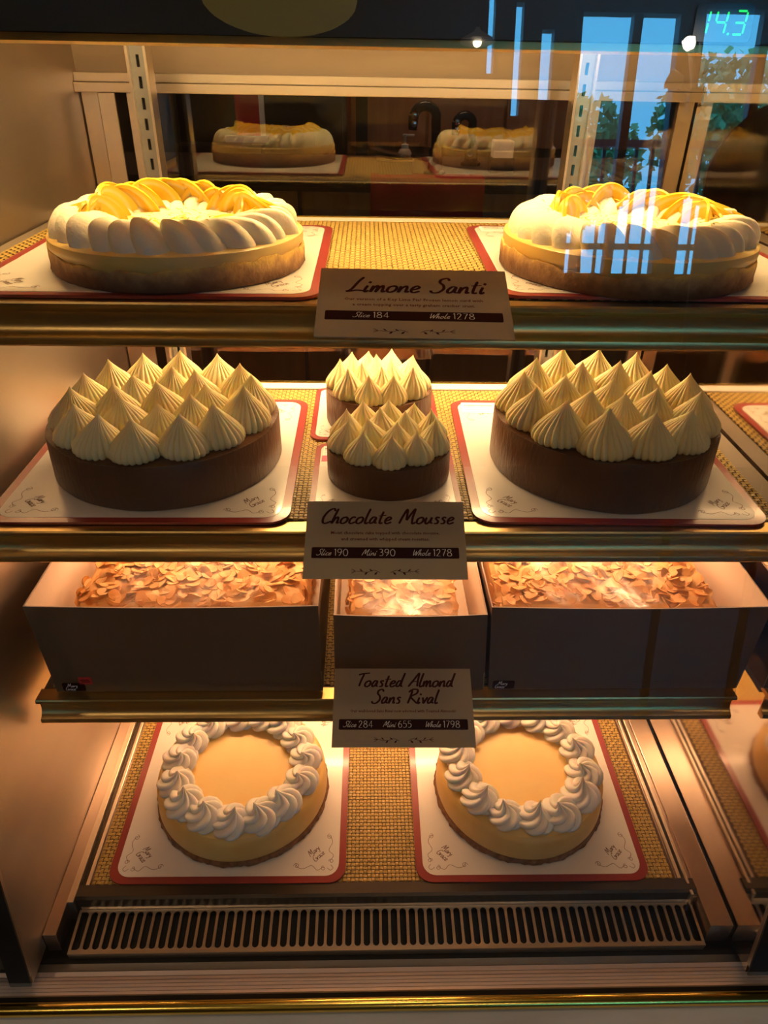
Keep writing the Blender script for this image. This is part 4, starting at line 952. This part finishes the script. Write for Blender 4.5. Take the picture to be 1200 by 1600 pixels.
# ------------------------------------------------------------------ price cards
def price_card(tl, tr, bl, wid, hgt, lab, title, body, prices, widths):
    """tl, tr, bl corners in metres"""
    tl, tr, bl = Vector(tl), Vector(tr), Vector(bl)
    ux = (tr-tl).normalized(); uy = (tl-bl); uy = (uy-ux*uy.dot(ux)).normalized(); uz = ux.cross(uy)
    t = thing('price_card', lab, 'price card', (0, 0, 0), 0, 'price cards on the shelf rails')
    o = bl
    t.matrix_world = Matrix(((ux.x, uy.x, uz.x, o.x), (ux.y, uy.y, uz.y, o.y), (ux.z, uy.z, uz.z, o.z), (0, 0, 0, 1)))
    W, H = wid, hgt
    MB().box(0, W, 0, H, -.0009, 0).build('card', M['card'], t)
    MB().box(W*.35, W*.65, H*.72, H*.98, -.006, -.001).build('clip', M['alu'], t)
    mb = MB()
    for txt, yb_, h, wd in title:
        tw = text_w(txt, h, .03)*1.12; script(mb, txt, W/2-tw/2+.002, yb_, h, wd, .22, .03, 1.12)
    mb.build('title_lettering', M['maroon_text'], t, loc=(0, 0, .00025))
    mb = MB()
    for (txt, y, sz), ww in zip(body, widths): font_mesh(txt, sz, ww, mb, W/2, y)
    mb.build('description_lettering', M['red_text'], t, loc=(0, 0, .00025))
    (y0, y1, items) = prices
    bar = MB().prism(rrect(W*.045, W*.955, y0, y1, .001, 2), .0, .0003, 'z').build('price_band', M['maroon'], t)
    mb = MB(); hh = (y1-y0)
    for word, num, x in items:
        xe = script(mb, word, x, y0+hh*.24, hh*.58, .00042, .3, .04, 1.15)
        script(mb, num, xe+hh*.22, y0+hh*.20, hh*.78, .00050, .0, .07, 1.12, 0, 0, 4)
    mb.build('price_lettering', M['white_text'], bar, loc=(0, 0, .0006))
    mb = MB(); yo = H*.085; cxm = W*.5
    for s in (-1, 1):
        ribbon(mb, catmull([(cxm+s*W*.03, yo-.001), (cxm+s*W*.07, yo+.0015), (cxm+s*W*.11, yo-.0005), (cxm+s*W*.18, yo+.0005)], 4), .0004)
        for k in range(4):
            x = cxm+s*W*(.045+.03*k); d = 1 if k % 2 else -1
            mb.add([(x, yo, 0), (x+s*.0012, yo+d*.0022-.0004, 0), (x+s*.0030, yo+d*.0028, 0), (x+s*.0022, yo+d*.0010, 0)], [(0, 1, 2, 3)])
        x = cxm+s*W*.18
        for d in (1, 0, -1): ribbon(mb, [(x, yo+.0005), (x+s*.0018, yo+.0005+d*.0012), (x+s*.0036, yo+.0005+d*.0020)], .0005)
    mb.build('leaf_ornament', M['maroon_text'], t, loc=(0, 0, .00025))
price_card((-.0345, .556, 1.3665), (.1025, .552, 1.3665), (-.0355, .4805, 1.339), .1385, .0805, 'price card for the lemon cakes, clipped to the top shelf rail',
           [('Limone Santi', .0515, .0185, .0020)], [('Our version of a Key Lime Pie! Frozen lemon curd with', .0415, .0043), ('a cream topping over a tasty graham cracker crust.', .0352, .0043)],
           (.0190, .0290, [('Slice', '184', .026), ('Whole', '1278', .080)]), (.100, .088))
price_card((-.0515, .546, 1.1665), (.0865, .543, 1.168), (-.0520, .476, 1.134), .138, .0773, 'price card for the chocolate cakes, clipped to the middle shelf rail',
           [('Chocolate Mousse', .0540, .0158, .0018)], [('Moist chocolate cake topped with chocolate mousse,', .0432, .0042), ('and crowned with whipped cream rosettes.', .0370, .0042)],
           (.0195, .0300, [('Slice', '190', .0105), ('Mini', '390', .0490), ('Whole', '1278', .0920)]), (.094, .076))
price_card((-.0305, .5345, .9735), (.1075, .5320, .975), (-.0315, .459, .945), .138, .0807, 'price card for the almond cakes, clipped to the lowest shelf rail',
           [('Toasted Almond', .0610, .0150, .0018), ('Sans Rival', .0435, .0150, .0018)], [('Our well-loved Sans Rival now adorned with Toasted Almonds!', .0345, .0040)],
           (.0170, .0275, [('Slice', '284', .0105), ('Mini', '655', .0490), ('Whole', '1798', .0900)]), (.104,))
